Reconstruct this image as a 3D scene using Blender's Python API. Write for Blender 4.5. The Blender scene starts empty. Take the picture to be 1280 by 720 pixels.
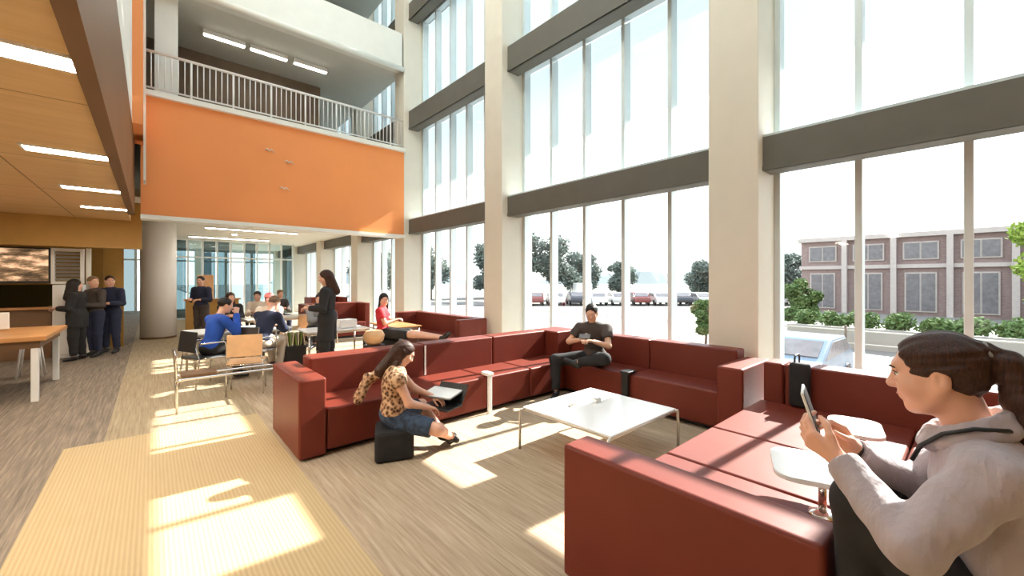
import bpy, bmesh, math, random
import numpy as np
from mathutils import Vector, Matrix
random.seed(7)
SC = bpy.context.scene
COL = SC.collection
PI = math.pi
# ------------------------------------------------------------------ materials
def new_mat(name):
    m = bpy.data.materials.new(name); m.use_nodes = True
    nt = m.node_tree; b = nt.nodes['Principled BSDF']
    return m, nt, b
def lk(nt, a, b): nt.links.new(a, b)
def coords(nt, scale=(1, 1, 1), kind='Object'):
    tc = nt.nodes.new('ShaderNodeTexCoord'); mp = nt.nodes.new('ShaderNodeMapping')
    mp.inputs['Scale'].default_value = scale
    lk(nt, tc.outputs[kind], mp.inputs['Vector']); return mp.outputs['Vector']
def wpos(nt, scale=(1, 1, 1)):
    g = nt.nodes.new('ShaderNodeNewGeometry'); mp = nt.nodes.new('ShaderNodeMapping')
    mp.inputs['Scale'].default_value = scale
    lk(nt, g.outputs['Position'], mp.inputs['Vector']); return mp.outputs['Vector']
def noise(nt, vec, scale, detail=3, rough=.5):
    n = nt.nodes.new('ShaderNodeTexNoise'); n.inputs['Scale'].default_value = scale
    n.inputs['Detail'].default_value = detail; n.inputs['Roughness'].default_value = rough
    lk(nt, vec, n.inputs['Vector']); return n.outputs['Fac']
def ramp(nt, fac, stops):
    r = nt.nodes.new('ShaderNodeValToRGB'); cr = r.color_ramp
    while len(cr.elements) < len(stops): cr.elements.new(.5)
    for e, (p, c) in zip(cr.elements, stops):
        e.position = p; e.color = (*c, 1)
    lk(nt, fac, r.inputs['Fac']); return r.outputs['Color']
def mathn(nt, op, a, b=None):
    n = nt.nodes.new('ShaderNodeMath'); n.operation = op
    for i, v in enumerate((a, b)):
        if v is None: continue
        if isinstance(v, (int, float)): n.inputs[i].default_value = v
        else: lk(nt, v, n.inputs[i])
    return n.outputs[0]
def mixc(nt, fac, a, b, mode='MIX'):
    n = nt.nodes.new('ShaderNodeMix'); n.data_type = 'RGBA'; n.blend_type = mode
    for s, v in ((0, fac), (6, a), (7, b)):
        if isinstance(v, (int, float)): n.inputs[s].default_value = v
        elif isinstance(v, tuple): n.inputs[s].default_value = (*v, 1)
        else: lk(nt, v, n.inputs[s])
    return n.outputs[2]
def bump(nt, b, h, strength=.2, dist=.01):
    n = nt.nodes.new('ShaderNodeBump'); n.inputs['Strength'].default_value = strength
    n.inputs['Distance'].default_value = dist
    lk(nt, h, n.inputs['Height']); lk(nt, n.outputs[0], b.inputs['Normal'])
def plain(name, col, rough=.6, metal=0, var=.06, nscale=4, bmp=0, bscale=60, spec=.5, sss=0):
    m, nt, b = new_mat(name)
    v = coords(nt)
    n = noise(nt, v, nscale, 4)
    lo = tuple(max(0, c * (1 - var)) for c in col); hi = tuple(min(1, c * (1 + var)) for c in col)
    lk(nt, ramp(nt, n, [(.3, lo), (.7, hi)]), b.inputs['Base Color'])
    b.inputs['Roughness'].default_value = rough; b.inputs['Metallic'].default_value = metal
    b.inputs['Specular IOR Level'].default_value = spec
    if sss:
        b.inputs['Subsurface Weight'].default_value = sss
        b.inputs['Subsurface Radius'].default_value = (.02, .008, .004)
        b.inputs['Subsurface Scale'].default_value = .3
    if bmp: bump(nt, b, noise(nt, v, bscale, 3), bmp, .004)
    return m
def emis(name, col, s):
    m, nt, b = new_mat(name)
    b.inputs['Base Color'].default_value = (*col, 1)
    b.inputs['Emission Color'].default_value = (*col, 1); b.inputs['Emission Strength'].default_value = s
    return m
M = {}
M['paint'] = plain('white_paint', (.78, .79, .73), .55, var=.02)
M['columnp'] = plain('column_paint', (.71, .67, .57), .55, var=.02)
M['beam'] = plain('beam_paint', (.125, .12, .098), .6, var=.05)
M['orange'] = plain('orange_paint', (.84, .30, .09), .6, var=.03, nscale=1)
M['fascia'] = plain('fascia_metal', (.17, .085, .035), .5, var=.08, nscale=1.5)
M['mustard'] = plain('mustard_paint', (.42, .23, .05), .6, var=.05)
M['darkwall'] = plain('dark_brown_wall', (.16, .11, .07), .6, var=.1)
M['ceil'] = plain('ceiling_paint', (.66, .65, .58), .7, var=.02)
M['frame'] = plain('window_metal', (.62, .69, .70), .4, metal=.1, var=.03)
M['chrome'] = plain('chrome', (.75, .73, .7), .18, metal=1, var=.03)
M['steel'] = plain('satin_steel', (.66, .62, .56), .35, metal=.7, var=.05)
M['white'] = plain('white_laminate', (.88, .87, .85), .22, var=.01)
M['whitem'] = plain('white_metal', (.8, .79, .76), .35, var=.02)
M['beige'] = plain('beige_plywood', (.72, .42, .21), .45, var=.1, nscale=6)
M['counter'] = plain('counter_wood', (.45, .21, .07), .4, var=.12, nscale=3)
M['black'] = plain('black_plastic', (.012, .012, .013), .4, var=.2)
M['blackcloth'] = plain('black_cloth', (.014, .013, .014), .85, var=.3, nscale=9, bmp=.3, bscale=200)
M['charcloth'] = plain('charcoal_cloth', (.065, .05, .045), .85, var=.2, nscale=9, bmp=.3, bscale=200)
M['navycloth'] = plain('navy_cloth', (.015, .02, .05), .85, var=.2, bmp=.3, bscale=200)
M['bluecloth'] = plain('royal_blue_cloth', (.012, .07, .38), .8, var=.25, bmp=.3, bscale=200)
M['redcloth'] = plain('bright_red_cloth', (.55, .02, .03), .8, var=.2)
M['creamcloth'] = plain('cream_cloth', (.68, .58, .48), .85, var=.1)
M['pinkcloth'] = plain('pink_cloth', (.75, .22, .2), .85, var=.1)
M['greycloth'] = plain('grey_cloth', (.25, .25, .25), .85, var=.15)
M['browncloth'] = plain('brown_cloth', (.14, .07, .04), .85, var=.2)
M['denim'] = plain('blue_plaid_denim', (.03, .05, .09), .85, var=.6, nscale=30)
M['skin'] = plain('skin', (.72, .40, .28), .5, var=.05, nscale=14, sss=.12, bmp=.06, bscale=220)
M['skind'] = plain('tan_skin', (.66, .38, .26), .5, var=.05, nscale=14, sss=.1)
M['lips'] = plain('lips', (.55, .16, .14), .4, var=.05)
M['eyew'] = plain('eye_white', (.8, .77, .74), .2, var=.01)
M['eyed'] = plain('eye_iris', (.03, .015, .01), .15, var=.01)
M['teeth'] = plain('teeth', (.85, .82, .76), .3, var=.01)
def hairmat(name, c1, c2):
    m, nt, b = new_mat(name)
    n = noise(nt, coords(nt, (60, 60, 5)), 3, 4, .7)
    lk(nt, ramp(nt, n, [(.3, c1), (.75, c2)]), b.inputs['Base Color'])
    b.inputs['Roughness'].default_value = .5; b.inputs['Specular IOR Level'].default_value = .3
    bump(nt, b, n, .5, .004); return m
M['hairb'] = hairmat('dark_brown_hair', (.012, .005, .003), (.075, .026, .013))
M['hairk'] = hairmat('black_hair', (.006, .005, .005), (.03, .02, .016))
M['hairg'] = hairmat('light_brown_hair', (.12, .07, .04), (.3, .19, .11))
def jacketmat():
    m, nt, b = new_mat('mauve_grey_jacket_cloth')
    v = coords(nt)
    n = noise(nt, v, 5, 4)
    lk(nt, ramp(nt, n, [(.3, (.33, .28, .29)), (.7, (.42, .355, .37))]), b.inputs['Base Color'])
    b.inputs['Roughness'].default_value = .75
    h = mathn(nt, 'ADD', mathn(nt, 'MULTIPLY', noise(nt, coords(nt, (1.2, 1.5, .6)), 11, 3), 1.3), mathn(nt, 'MULTIPLY', noise(nt, v, 300, 2), .05))
    bump(nt, b, h, .8, .02)
    b.inputs['Sheen Weight'].default_value = .2
    return m
M['jacket'] = jacketmat()
def leopard():
    m, nt, b = new_mat('leopard_print_cloth')
    vo = nt.nodes.new('ShaderNodeTexVoronoi'); vo.inputs['Scale'].default_value = 32
    lk(nt, coords(nt), vo.inputs['Vector'])
    lk(nt, ramp(nt, vo.outputs['Distance'], [(.28, (.05, .022, .012)), (.48, (.34, .17, .08)), (.75, (.58, .38, .23))]), b.inputs['Base Color'])
    b.inputs['Roughness'].default_value = .8; return m
M['leopard'] = leopard()
def leather():
    m, nt, b = new_mat('red_brown_leather')
    v = wpos(nt)
    n = noise(nt, v, 2.2, 4)
    lk(nt, ramp(nt, n, [(.3, (.140, .023, .013)), (.7, (.168, .029, .016))]), b.inputs['Base Color'])
    b.inputs['Roughness'].default_value = .46
    b.inputs['Specular IOR Level'].default_value = .28
    bump(nt, b, mathn(nt, 'ADD', noise(nt, v, 2.4, 2), mathn(nt, 'MULTIPLY', noise(nt, v, 160, 2), .03)), .22, .02)
    return m
M['leather'] = leather()
M['seam'] = plain('dark_leather_seam', (.07, .012, .008), .6)
def carpet():
    m, nt, b = new_mat('carpet')
    g = nt.nodes.new('ShaderNodeNewGeometry'); sp = nt.nodes.new('ShaderNodeSeparateXYZ')
    lk(nt, g.outputs['Position'], sp.inputs[0]); X, Y = sp.outputs[0], sp.outputs[1]
    def streak(sx, sy, sc): return noise(nt, wpos(nt, (sx, sy, 1)), sc, 3, .7)
    # brown-grey streaked broadloom
    s1 = streak(30, 1.0, 1.6); s2 = streak(60, 2, 1.3)
    grey = ramp(nt, s1, [(.28, (.115, .082, .056)), (.5, (.20, .155, .115)), (.72, (.33, .255, .18))])
    brown = ramp(nt, s1, [(.28, (.27, .19, .12)), (.5, (.40, .295, .195)), (.72, (.51, .40, .28))])
    # gold ribbed inset
    w = nt.nodes.new('ShaderNodeTexWave'); w.wave_type = 'BANDS'; w.bands_direction = 'X'
    w.inputs['Scale'].default_value = 13; w.inputs['Distortion'].default_value = .35; w.inputs['Detail'].default_value = 2
    w.inputs['Detail Scale'].default_value = 3
    lk(nt, wpos(nt, (1, .25, 1)), w.inputs['Vector'])
    rib = mathn(nt, 'ADD', mathn(nt, 'MULTIPLY', w.outputs['Fac'], .45), mathn(nt, 'MULTIPLY', s2, .6))
    gold = ramp(nt, rib, [(.2, (.42, .295, .15)), (.55, (.47, .34, .18)), (.85, (.52, .39, .22))])
    pale = ramp(nt, s1, [(.28, (.24, .175, .105)), (.5, (.34, .26, .16)), (.72, (.44, .345, .22))])
    def band(v, a, c):
        return mathn(nt, 'MULTIPLY', mathn(nt, 'GREATER_THAN', v, a), mathn(nt, 'LESS_THAN', v, c))
    mg = mathn(nt, 'MULTIPLY', band(X, -.63, .94), mathn(nt, 'LESS_THAN', Y, 5.7))
    mb = mathn(nt, 'GREATER_THAN', X, .94)
    mp = mathn(nt, 'MULTIPLY', band(X, -.36, .94), mathn(nt, 'GREATER_THAN', Y, 5.7))
    c = mixc(nt, mb, grey, brown); c = mixc(nt, mp, c, pale); c = mixc(nt, mg, c, gold)
    lk(nt, c, b.inputs['Base Color'])
    b.inputs['Roughness'].default_value = .85
    bump(nt, b, mathn(nt, 'ADD', s2, mathn(nt, 'MULTIPLY', w.outputs['Fac'], .5)), .3, .006)
    return m
M['carpet'] = carpet()
def woodceil():
    m, nt, b = new_mat('ceiling_wood_panel')
    n = noise(nt, wpos(nt, (.7, 9, 1)), 1.6, 5, .6)
    c = ramp(nt, n, [(.25, (.60, .385, .165)), (.6, (.69, .465, .225)), (.8, (.73, .51, .26))])
    br = nt.nodes.new('ShaderNodeTexBrick'); br.offset = 0
    br.inputs['Color1'].default_value = br.inputs['Color2'].default_value = (1, 1, 1, 1)
    br.inputs['Mortar'].default_value = (.35, .3, .25, 1)
    br.inputs['Scale'].default_value = 1; br.inputs['Mortar Size'].default_value = .008
    br.inputs['Brick Width'].default_value = 1.15; br.inputs['Row Height'].default_value = 2.1
    lk(nt, wpos(nt), br.inputs['Vector'])
    lk(nt, mixc(nt, 1.0, c, br.outputs['Color'], 'MULTIPLY'), b.inputs['Base Color'])
    b.inputs['Roughness'].default_value = .5; return m
M['woodceil'] = woodceil()
def glass(name, tint, refl):
    m = bpy.data.materials.new(name); m.use_nodes = True; nt = m.node_tree
    for n in list(nt.nodes): nt.nodes.remove(n)
    o = nt.nodes.new('ShaderNodeOutputMaterial'); t = nt.nodes.new('ShaderNodeBsdfTransparent')
    g = nt.nodes.new('ShaderNodeBsdfGlossy'); g.inputs['Roughness'].default_value = .03
    mx = nt.nodes.new('ShaderNodeMixShader'); t.inputs[0].default_value = (*tint, 1)
    fr = nt.nodes.new('ShaderNodeLayerWeight'); fr.inputs['Blend'].default_value = .12
    f = mathn(nt, 'ADD', .015, mathn(nt, 'MULTIPLY', fr.outputs['Facing'], .10 * refl))
    lk(nt, f, mx.inputs[0]); lk(nt, t.outputs[0], mx.inputs[1]); lk(nt, g.outputs[0], mx.inputs[2])
    lk(nt, mx.outputs[0], o.inputs[0]); return m
M['glass'] = glass('window_glass', (.97, .985, .98), 1.0)
M['teal'] = glass('teal_tinted_glass', (.40, .47, .49), 1.0)
M['paleglass'] = glass('pale_frosted_glass', (.78, .88, .9), 1.0)
M['dkglass'] = glass('dark_glass', (.25, .3, .32), 1.0)
def added_blind():  # cloth for the added blinds, scatters the sun
    m, nt, b = new_mat('added_translucent_white_blind')
    t = nt.nodes.new('ShaderNodeBsdfTranslucent'); t.inputs[0].default_value = (.60, .66, .70, 1); d = nt.nodes.new('ShaderNodeBsdfDiffuse'); d.inputs[0].default_value = (.7, .75, .8, 1)
    mx = nt.nodes.new('ShaderNodeMixShader'); mx.inputs[0].default_value = .5; o = [n for n in nt.nodes if n.type == 'OUTPUT_MATERIAL'][0]
    lk(nt, d.outputs[0], mx.inputs[1]); lk(nt, t.outputs[0], mx.inputs[2]); lk(nt, mx.outputs[0], o.inputs[0]); return m
M['added_blind'] = added_blind()
M['lamp'] = emis('lamp_diffuser', (1, .90, .74), 70)
M['lampsoft'] = emis('strip_light_diffuser', (1, .95, .85), 18)
def menu():
    m, nt, b = new_mat('printed_backlit_panel')
    n = noise(nt, wpos(nt, (1.3, 1, 4)), 2.2, 4, .6)
    c = ramp(nt, n, [(.36, (.05, .03, .015)), (.5, (.28, .17, .09)), (.6, (.9, .6, .38)), (.75, (1, .8, .6))])
    lk(nt, c, b.inputs['Base Color']); lk(nt, c, b.inputs['Emission Color'])
    b.inputs['Emission Strength'].default_value = .55; return m
M['menu'] = menu()
# outdoor
def ground():
    m, nt, b = new_mat('pale_paving')  # light concrete with random tone
    n = noise(nt, wpos(nt), .12, 5)
    lk(nt, ramp(nt, n, [(.35, (.175, .165, .15)), (.65, (.215, .205, .185))]), b.inputs['Base Color'])
    b.inputs['Roughness'].default_value = .9; return m
M['ground'] = ground()
M['asphalt'] = plain('asphalt', (.115, .11, .105), .9, var=.1, nscale=1)
M['concrete'] = plain('pale_concrete', (.34, .315, .28), .8, var=.05, nscale=1)
def foliage(name, a, b_):
    m, nt, b = new_mat(name)
    n = noise(nt, wpos(nt), 2.4, 4)
    lk(nt, ramp(nt, n, [(.3, a), (.7, b_)]), b.inputs['Base Color']); b.inputs['Roughness'].default_value = .8
    b.inputs['Specular IOR Level'].default_value = .2
    return m
M['leafd'] = foliage('haze_tinted_foliage', (.11, .14, .12), (.20, .235, .20))  # distance haze is mixed into these leaf colours
M['leafm'] = foliage('hedge_foliage', (.05, .10, .03), (.17, .24, .09))
M['leafb'] = foliage('bright_green_foliage', (.16, .25, .03), (.28, .36, .08))
M['hill'] = foliage('haze_tinted_hill_forest', (.115, .145, .155), (.145, .175, .18))  # blue-grey haze is painted into the hill colour
M['bark'] = plain('bark', (.16, .12, .09), .9, var=.3)
def brick():
    m, nt, b = new_mat('brick_facade')
    br = nt.nodes.new('ShaderNodeTexBrick'); br.inputs['Scale'].default_value = 3
    br.inputs['Color1'].default_value = (.23, .15, .14, 1); br.inputs['Color2'].default_value = (.29, .20, .185, 1)
    br.inputs['Mortar'].default_value = (.36, .31, .29, 1)
    tc = nt.nodes.new('ShaderNodeNewGeometry'); s = nt.nodes.new('ShaderNodeSeparateXYZ'); cb = nt.nodes.new('ShaderNodeCombineXYZ')
    lk(nt, tc.outputs['Position'], s.inputs[0])
    lk(nt, mathn(nt, 'ADD', s.outputs[0], s.outputs[1]), cb.inputs[0]); lk(nt, s.outputs[2], cb.inputs[1])
    lk(nt, cb.outputs[0], br.inputs['Vector']); lk(nt, br.outputs['Color'], b.inputs['Base Color'])
    b.inputs['Roughness'].default_value = .9; return m
M['brick'] = brick()
M['stone'] = plain('pale_stone', (.48, .42, .39), .8)
M['bwin'] = plain('grey_window_glass', (.16, .15, .16), .25, var=.2)  # plain dark grey glass with slight random tone
# ------------------------------------------------------------------ mesh helpers
OFF = {}
def box(bm, x0, x1, y0, y1, z0, z1, bev=0, seg=2):
    t = bmesh.new()
    vs = [t.verts.new((x, y, z)) for x in (x0, x1) for y in (y0, y1) for z in (z0, z1)]
    for f in ((0, 1, 3, 2), (4, 6, 7, 5), (0, 4, 5, 1), (2, 3, 7, 6), (0, 2, 6, 4), (1, 5, 7, 3)):
        t.faces.new([vs[i] for i in f])
    if bev: bmesh.ops.bevel(t, geom=list(t.edges), offset=bev, segments=seg, affect='EDGES', profile=.5)
    merge(bm, t)
def merge(bm, t, mat=None):
    if mat is not None: bmesh.ops.transform(t, matrix=mat, verts=t.verts)
    bmesh.ops.recalc_face_normals(t, faces=t.faces)
    mp = {}
    for v in t.verts: mp[v] = bm.verts.new(v.co)
    for f in t.faces:
        try:
            nf = bm.faces.new([mp[v] for v in f.verts]); nf.smooth = f.smooth
        except ValueError: pass
    t.free()
def rbox(bm, c, size, rz=0, bev=0, rx=0, ry=0, seg=2):
    t = bmesh.new(); a, b, d = [s / 2 for s in size]
    box(t, -a, a, -b, b, -d, d, bev, seg)
    merge(bm, t, Matrix.Translation(c) @ Matrix.Rotation(rz, 4, 'Z') @ Matrix.Rotation(rx, 4, 'X') @ Matrix.Rotation(ry, 4, 'Y'))
def tube(bm, pts, r, n=10, cap=True):
    pts = [Vector(p) for p in pts]; rs = r if isinstance(r, (list, tuple)) else [r] * len(pts)
    rings = []; prev = None
    for i, p in enumerate(pts):
        d = (pts[min(i + 1, len(pts) - 1)] - pts[max(i - 1, 0)]).normalized()
        if prev is None:
            u = d.orthogonal().normalized()
        else:
            u = prev - d * prev.dot(d); u = u.normalized() if u.length > 1e-6 else d.orthogonal().normalized()
        prev = u; w = d.cross(u)
        rings.append([bm.verts.new(p + (u * math.cos(2 * PI * k / n) + w * math.sin(2 * PI * k / n)) * rs[i]) for k in range(n)])
    for a, b in zip(rings, rings[1:]):
        for k in range(n):
            f = bm.faces.new((a[k], a[(k + 1) % n], b[(k + 1) % n], b[k])); f.smooth = True
    if cap:
        bm.faces.new(rings[0][::-1]); bm.faces.new(rings[-1])
def bez(pts, n=8):
    """round off the corners of a polyline"""
    pts = [Vector(p) for p in pts]; out = [pts[0]]
    for a, b, c in zip(pts, pts[1:], pts[2:]):
        l = min((b - a).length, (c - b).length) * .4; l = min(l, .05)
        p = b + (a - b).normalized() * l; q = b + (c - b).normalized() * l
        for i in range(n + 1):
            t = i / n; out.append(p * (1 - t) ** 2 + b * 2 * t * (1 - t) + q * t * t)
    out.append(pts[-1]); return out
def prism(bm, poly, z0, z1, bev=0, smooth=False):
    t = bmesh.new()
    lo = [t.verts.new((x, y, z0)) for x, y in poly]; hi = [t.verts.new((x, y, z1)) for x, y in poly]
    n = len(poly); t.faces.new(lo[::-1]); t.faces.new(hi)
    for i in range(n):
        f = t.faces.new((lo[i], lo[(i + 1) % n], hi[(i + 1) % n], hi[i])); f.smooth = smooth
    if bev: bmesh.ops.bevel(t, geom=list(t.edges), offset=bev, segments=2, affect='EDGES', profile=.5)
    merge(bm, t)
def lathe(bm, cx, cy, prof, n=32):
    rings = [[bm.verts.new((cx + r * math.cos(2 * PI * k / n), cy + r * math.sin(2 * PI * k / n), z)) for k in range(n)] for r, z in prof]
    for a, b in zip(rings, rings[1:]):
        for k in range(n):
            f = bm.faces.new((a[k], a[(k + 1) % n], b[(k + 1) % n], b[k])); f.smooth = True
    bm.faces.new(rings[0][::-1]); bm.faces.new(rings[-1])
def blob(bm, c, r, seed, amp=.25, sub=3, sz=1):
    t = bmesh.new(); bmesh.ops.create_icosphere(t, subdivisions=sub, radius=1)
    rnd = random.Random(seed); ph = [(Vector((rnd.uniform(-1, 1), rnd.uniform(-1, 1), rnd.uniform(-1, 1))) * rnd.uniform(3, 9), rnd.uniform(0, 6)) for _ in range(7)]
    for v in t.verts:
        d = 1 + amp * sum(math.sin(v.co.dot(a) + b) for a, b in ph) / 3.5 + rnd.uniform(-amp, amp) * .35
        v.co = Vector((v.co.x * r * d, v.co.y * r * d, v.co.z * r * d * sz))
    merge(bm, t, Matrix.Translation(c))
def obj(name, bm, mat, parent=None, loc=None, smooth=None):
    me = bpy.data.meshes.new(name)
    off = Vector(loc) if loc is not None else (OFF.get(parent, Vector()) if parent else Vector())
    if off.length: bmesh.ops.translate(bm, vec=-off, verts=bm.verts)
    bm.to_mesh(me); bm.free()
    if smooth is not None:
        for p in me.polygons: p.use_smooth = smooth
    me.materials.append(mat)
    o = bpy.data.objects.new(name, me); COL.objects.link(o)
    if parent is not None: o.parent = parent
    else: o.location = off
    OFF[o] = off
    return o
def tag(o, label, cat, group=None, kind=None):
    if label: o['label'] = label
    if cat: o['category'] = cat
    if group: o['group'] = group
    if kind: o['kind'] = kind
    return o
def thing(name, label, cat, loc=(0, 0, 0), rz=0, group=None, local=False):
    o = bpy.data.objects.new(name, None); COL.objects.link(o); o.location = loc; o.rotation_euler = (0, 0, rz)
    o.empty_display_size = .1
    OFF[o] = Vector() if local else Vector(loc)
    return tag(o, label, cat, group)
def B(): return bmesh.new()
def struct(name, bm, mat, parent=None, label=None):
    o = obj(name, bm, mat, parent)
    if parent is None: o['kind'] = 'structure'
    if label: o['label'] = label
    return o
def sbox(name, *a, mat, parent=None, label=None, bev=0):
    b = B(); box(b, *a, bev); return struct(name, b, M[mat], parent, label)
def pbox(name, parent, mat, *a, bev=0):
    b = B(); box(b, *a, bev); return obj(name, b, M[mat], parent)
def dup(root, loc, rz, label=None, mats=None):
    def rec(o, par):
        c = o.copy(); COL.objects.link(c); c.parent = par
        if mats and o.data and o.data.materials and o.data.materials[0].name in mats:
            c.data = o.data.copy(); c.data.materials[0] = mats[o.data.materials[0].name]
        for ch in list(o.children): rec(ch, c)
        return c
    r = rec(root, None); r.location = loc; r.rotation_euler = (0, 0, rz)
    if label: r['label'] = label
    return r
# ------------------------------------------------------------------ ROOM
W = 5.45; GX = 6.0; BACK = -6.0; FARY = 27.0; LX = -9.0
sbox('floor', LX, 6.15, BACK, FARY + .15, -.2, 0, mat='carpet', label='streaked brown and gold carpet')
CR = [-7.6, -2.98, 1.67, 6.32, 10.6, 14.1, 18.2, 22.4, 26.6]
LV = [(2.90, 3.30), (5.86, 6.37), (8.95, 9.42), (12.0, 12.5)]
for y in CR[1:]:
    b = B(); box(b, 5.3, 6.15, y, y + .57, 0, 12.5, .012); c = struct('column', b, M['columnp'], label='square painted column of the window wall')
# spandrel beams and windows
wn = 0
bays = [(CR[i] + .57, CR[i + 1]) for i in range(len(CR) - 1)]
for bi, (y0, y1) in enumerate(bays):
    y0 = max(y0, BACK + .15)
    for li, (z0, z1) in enumerate(LV):
        b = B(); box(b, W, 5.74, y0, y1, z0, z1); box(b, 5.74, 6.12, y0, y1, z0 + .17, z1)
        box(b, W - .012, W + .03, y0, y1, z0, z0 + .05)
        struct('trim_%d' % (bi * 4 + li + 10), b, M['beam'], label='dark spandrel beam between window storeys')
        zb = 0 if li == 0 else LV[li - 1][1]
        wn += 1
        w = thing('window_%d' % wn, None, None, (GX, y0, zb)); w['kind'] = 'structure'
        n = max(3, round((y1 - y0) / .8))
        b = B(); fz0, fz1 = zb, z0 + .17
        for k in range(n + 1):
            yy = y0 + (y1 - y0) * k / n; hw = .032
            yy = min(max(yy, y0 + hw), y1 - hw)
            box(b, GX - .13, GX + .05, yy - hw, yy + hw, fz0, fz1, .004, 1)
        box(b, W + .02, GX + .04, y0, y1, fz0, fz0 + .035, .004, 1); box(b, GX - .10, GX + .04, y0, y1, fz0, fz0 + .085, .004, 1)
        box(b, GX - .11, GX + .04, y0, y1, fz1 - .06, fz1, .004, 1)
        obj('window_frame', b, M['frame'], w)
        b = B(); box(b, GX - .006, GX + .006, y0, y1, fz0 + .07, fz1 - .07)
        obj('window_pane', b, M['glass'], w)
        if li >= 1:
            b = B(); box(b, GX + .07, GX + .075, y0 + .02, y1 - .02, 4.30 if li == 1 else fz0 + .05, fz1 - .05); obj('added_roller_blind', b, M['added_blind'], w)  # blinds added on the upper storeys to keep sun off the left floor
# left wing: wood ceiling, fascia, bulkhead, upper wall
sbox('ceiling_left', LX, -.34, BACK, 11.8, 2.85, 3.0, mat='woodceil')
sbox('trim_1', -.34, -.25, BACK, 10.55, 2.83, 4.2, mat='fascia', label='dark brown fascia of the left wing')
b = B(); box(b, -.50, -.25, BACK, 9.2, 4.2, 6.3)
struct('wall_upper_left', b, M['paint'], label='smooth white parapet above the brown fascia')
sbox('wall_left_tower', -.9, -.27, BACK, 9.2, 6.3, 12.5, mat='paint')
b = B(); box(b, -.48, -.12, 9.2, 10.6, 4.2, 12.5); struct('wall_left_pier', b, M['orange'])
sbox('trim_2', -.12, -.09, 9.85, 10.35, 3.4, 12.5, mat='paint', label='narrow white vertical strip on orange pier')
sbox('wall_bulkhead', LX, -.17, 11.8, 12.0, 2.26, 3.4, mat='mustard')
sbox('wall_far_left', LX - .15, LX, BACK, FARY, 0, 12.5, mat='mustard')
sbox('wall_behind', LX, 6.15, BACK - .15, BACK, 0, 12.5, mat='mustard')
# back wing
sbox('wall_orange', -.17, 5.3, 10.6, 10.9, 2.85, 5.17, mat='orange', label='large plain orange panel under the balcony rail')
sbox('trim_3', -.17, 5.3, 10.52, 10.9, 2.78, 2.86, mat='paint', label='white lip under the orange panel')
sbox('trim_4', -.17, 5.3, 10.5, 10.95, 5.17, 5.27, mat='paint', label='white kerb above the orange panel')
sbox('ceiling_hall', LX, 5.45, 12.0, FARY, 3.25, 3.4, mat='ceil')
sbox('ceiling_hall_edge', LX + .01, 5.45, 10.9, 12.0, 3.24, 3.39, mat='ceil')
sbox('floor_balcony', -.17, 5.45, 10.95, 17.5, 5.0, 5.2, mat='darkwall')
sbox('ceiling_balcony', -.4, 5.45, 10.9, 17.5, 7.55, 7.75, mat='ceil')
sbox('wall_balcony_back', -.4, 3.9, 13.4, 13.6, 5.2, 7.55, mat='darkwall')
sbox('wall_balcony_side', 3.75, 3.9, 13.6, 17.5, 5.2, 7.55, mat='paint')
sbox('wall_balcony_far', 3.9, 5.3, 17.3, 17.5, 5.2, 7.55, mat='paint')
b = B(); box(b, -.17, 5.25, 10.6, 10.85, 7.47, 8.5, .01)
tube(b, [(-.17, 10.6, 7.50), (5.28, 10.6, 7.50)], .07, 12)
struct('wall_upper_parapet', b, M['paint'], label='white parapet of the upper balcony')
sbox('ceiling_top_balcony', -.4, 5.45, 10.9, 17.5, 10.4, 10.6, mat='ceil')
sbox('wall_top_balcony', -.4, 5.3, 13.8, 14.0, 7.75, 10.4, mat='dkglass')
sbox('wall_atrium_far', LX, 5.3, 17.6, 17.8, 3.4, 12.5, mat='paint')
b = B(); box(b, .03, .40, 10.92, 11.3, 5.2, 12.5, .01); struct('column', b, M['paint'], label='slim square white column at the left end of the balcony')
b = B(); lathe(b, .13, 15.0, [(.39, .0), (.39, 3.25)], 40); struct('column', b, M['white'], label='fat round white column in the hall')
b = B(); lathe(b, .13, 15.0, [(.395, .0), (.395, .05)], 40); struct('baseboard_column', b, M['fascia'])
# roof over the atrium, with an unseen skylight added to let sky light in
b = B(); box(b, LX, -.4, BACK, FARY, 12.5, 12.7); box(b, 4.6, 6.15, BACK, FARY, 12.5, 12.7)
box(b, -.4, 4.6, BACK, -4.5, 12.5, 12.7); box(b, -.4, 4.6, 9.5, FARY, 12.5, 12.7); struct('ceiling_roof', b, M['paint'])
w = thing('window_90', None, None, (-.4, -4.5, 12.5)); w['kind'] = 'structure'
b = B()
for k in range(8): box(b, -.4, 4.6, -4.5 + 2 * k - .04, -4.5 + 2 * k + .04, 12.52, 12.68)
obj('window_frame', b, M['frame'], w)
b = B(); box(b, -.4, 4.6, -4.5, 9.5, 12.59, 12.61); obj('window_pane', b, M['glass'], w)
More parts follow.
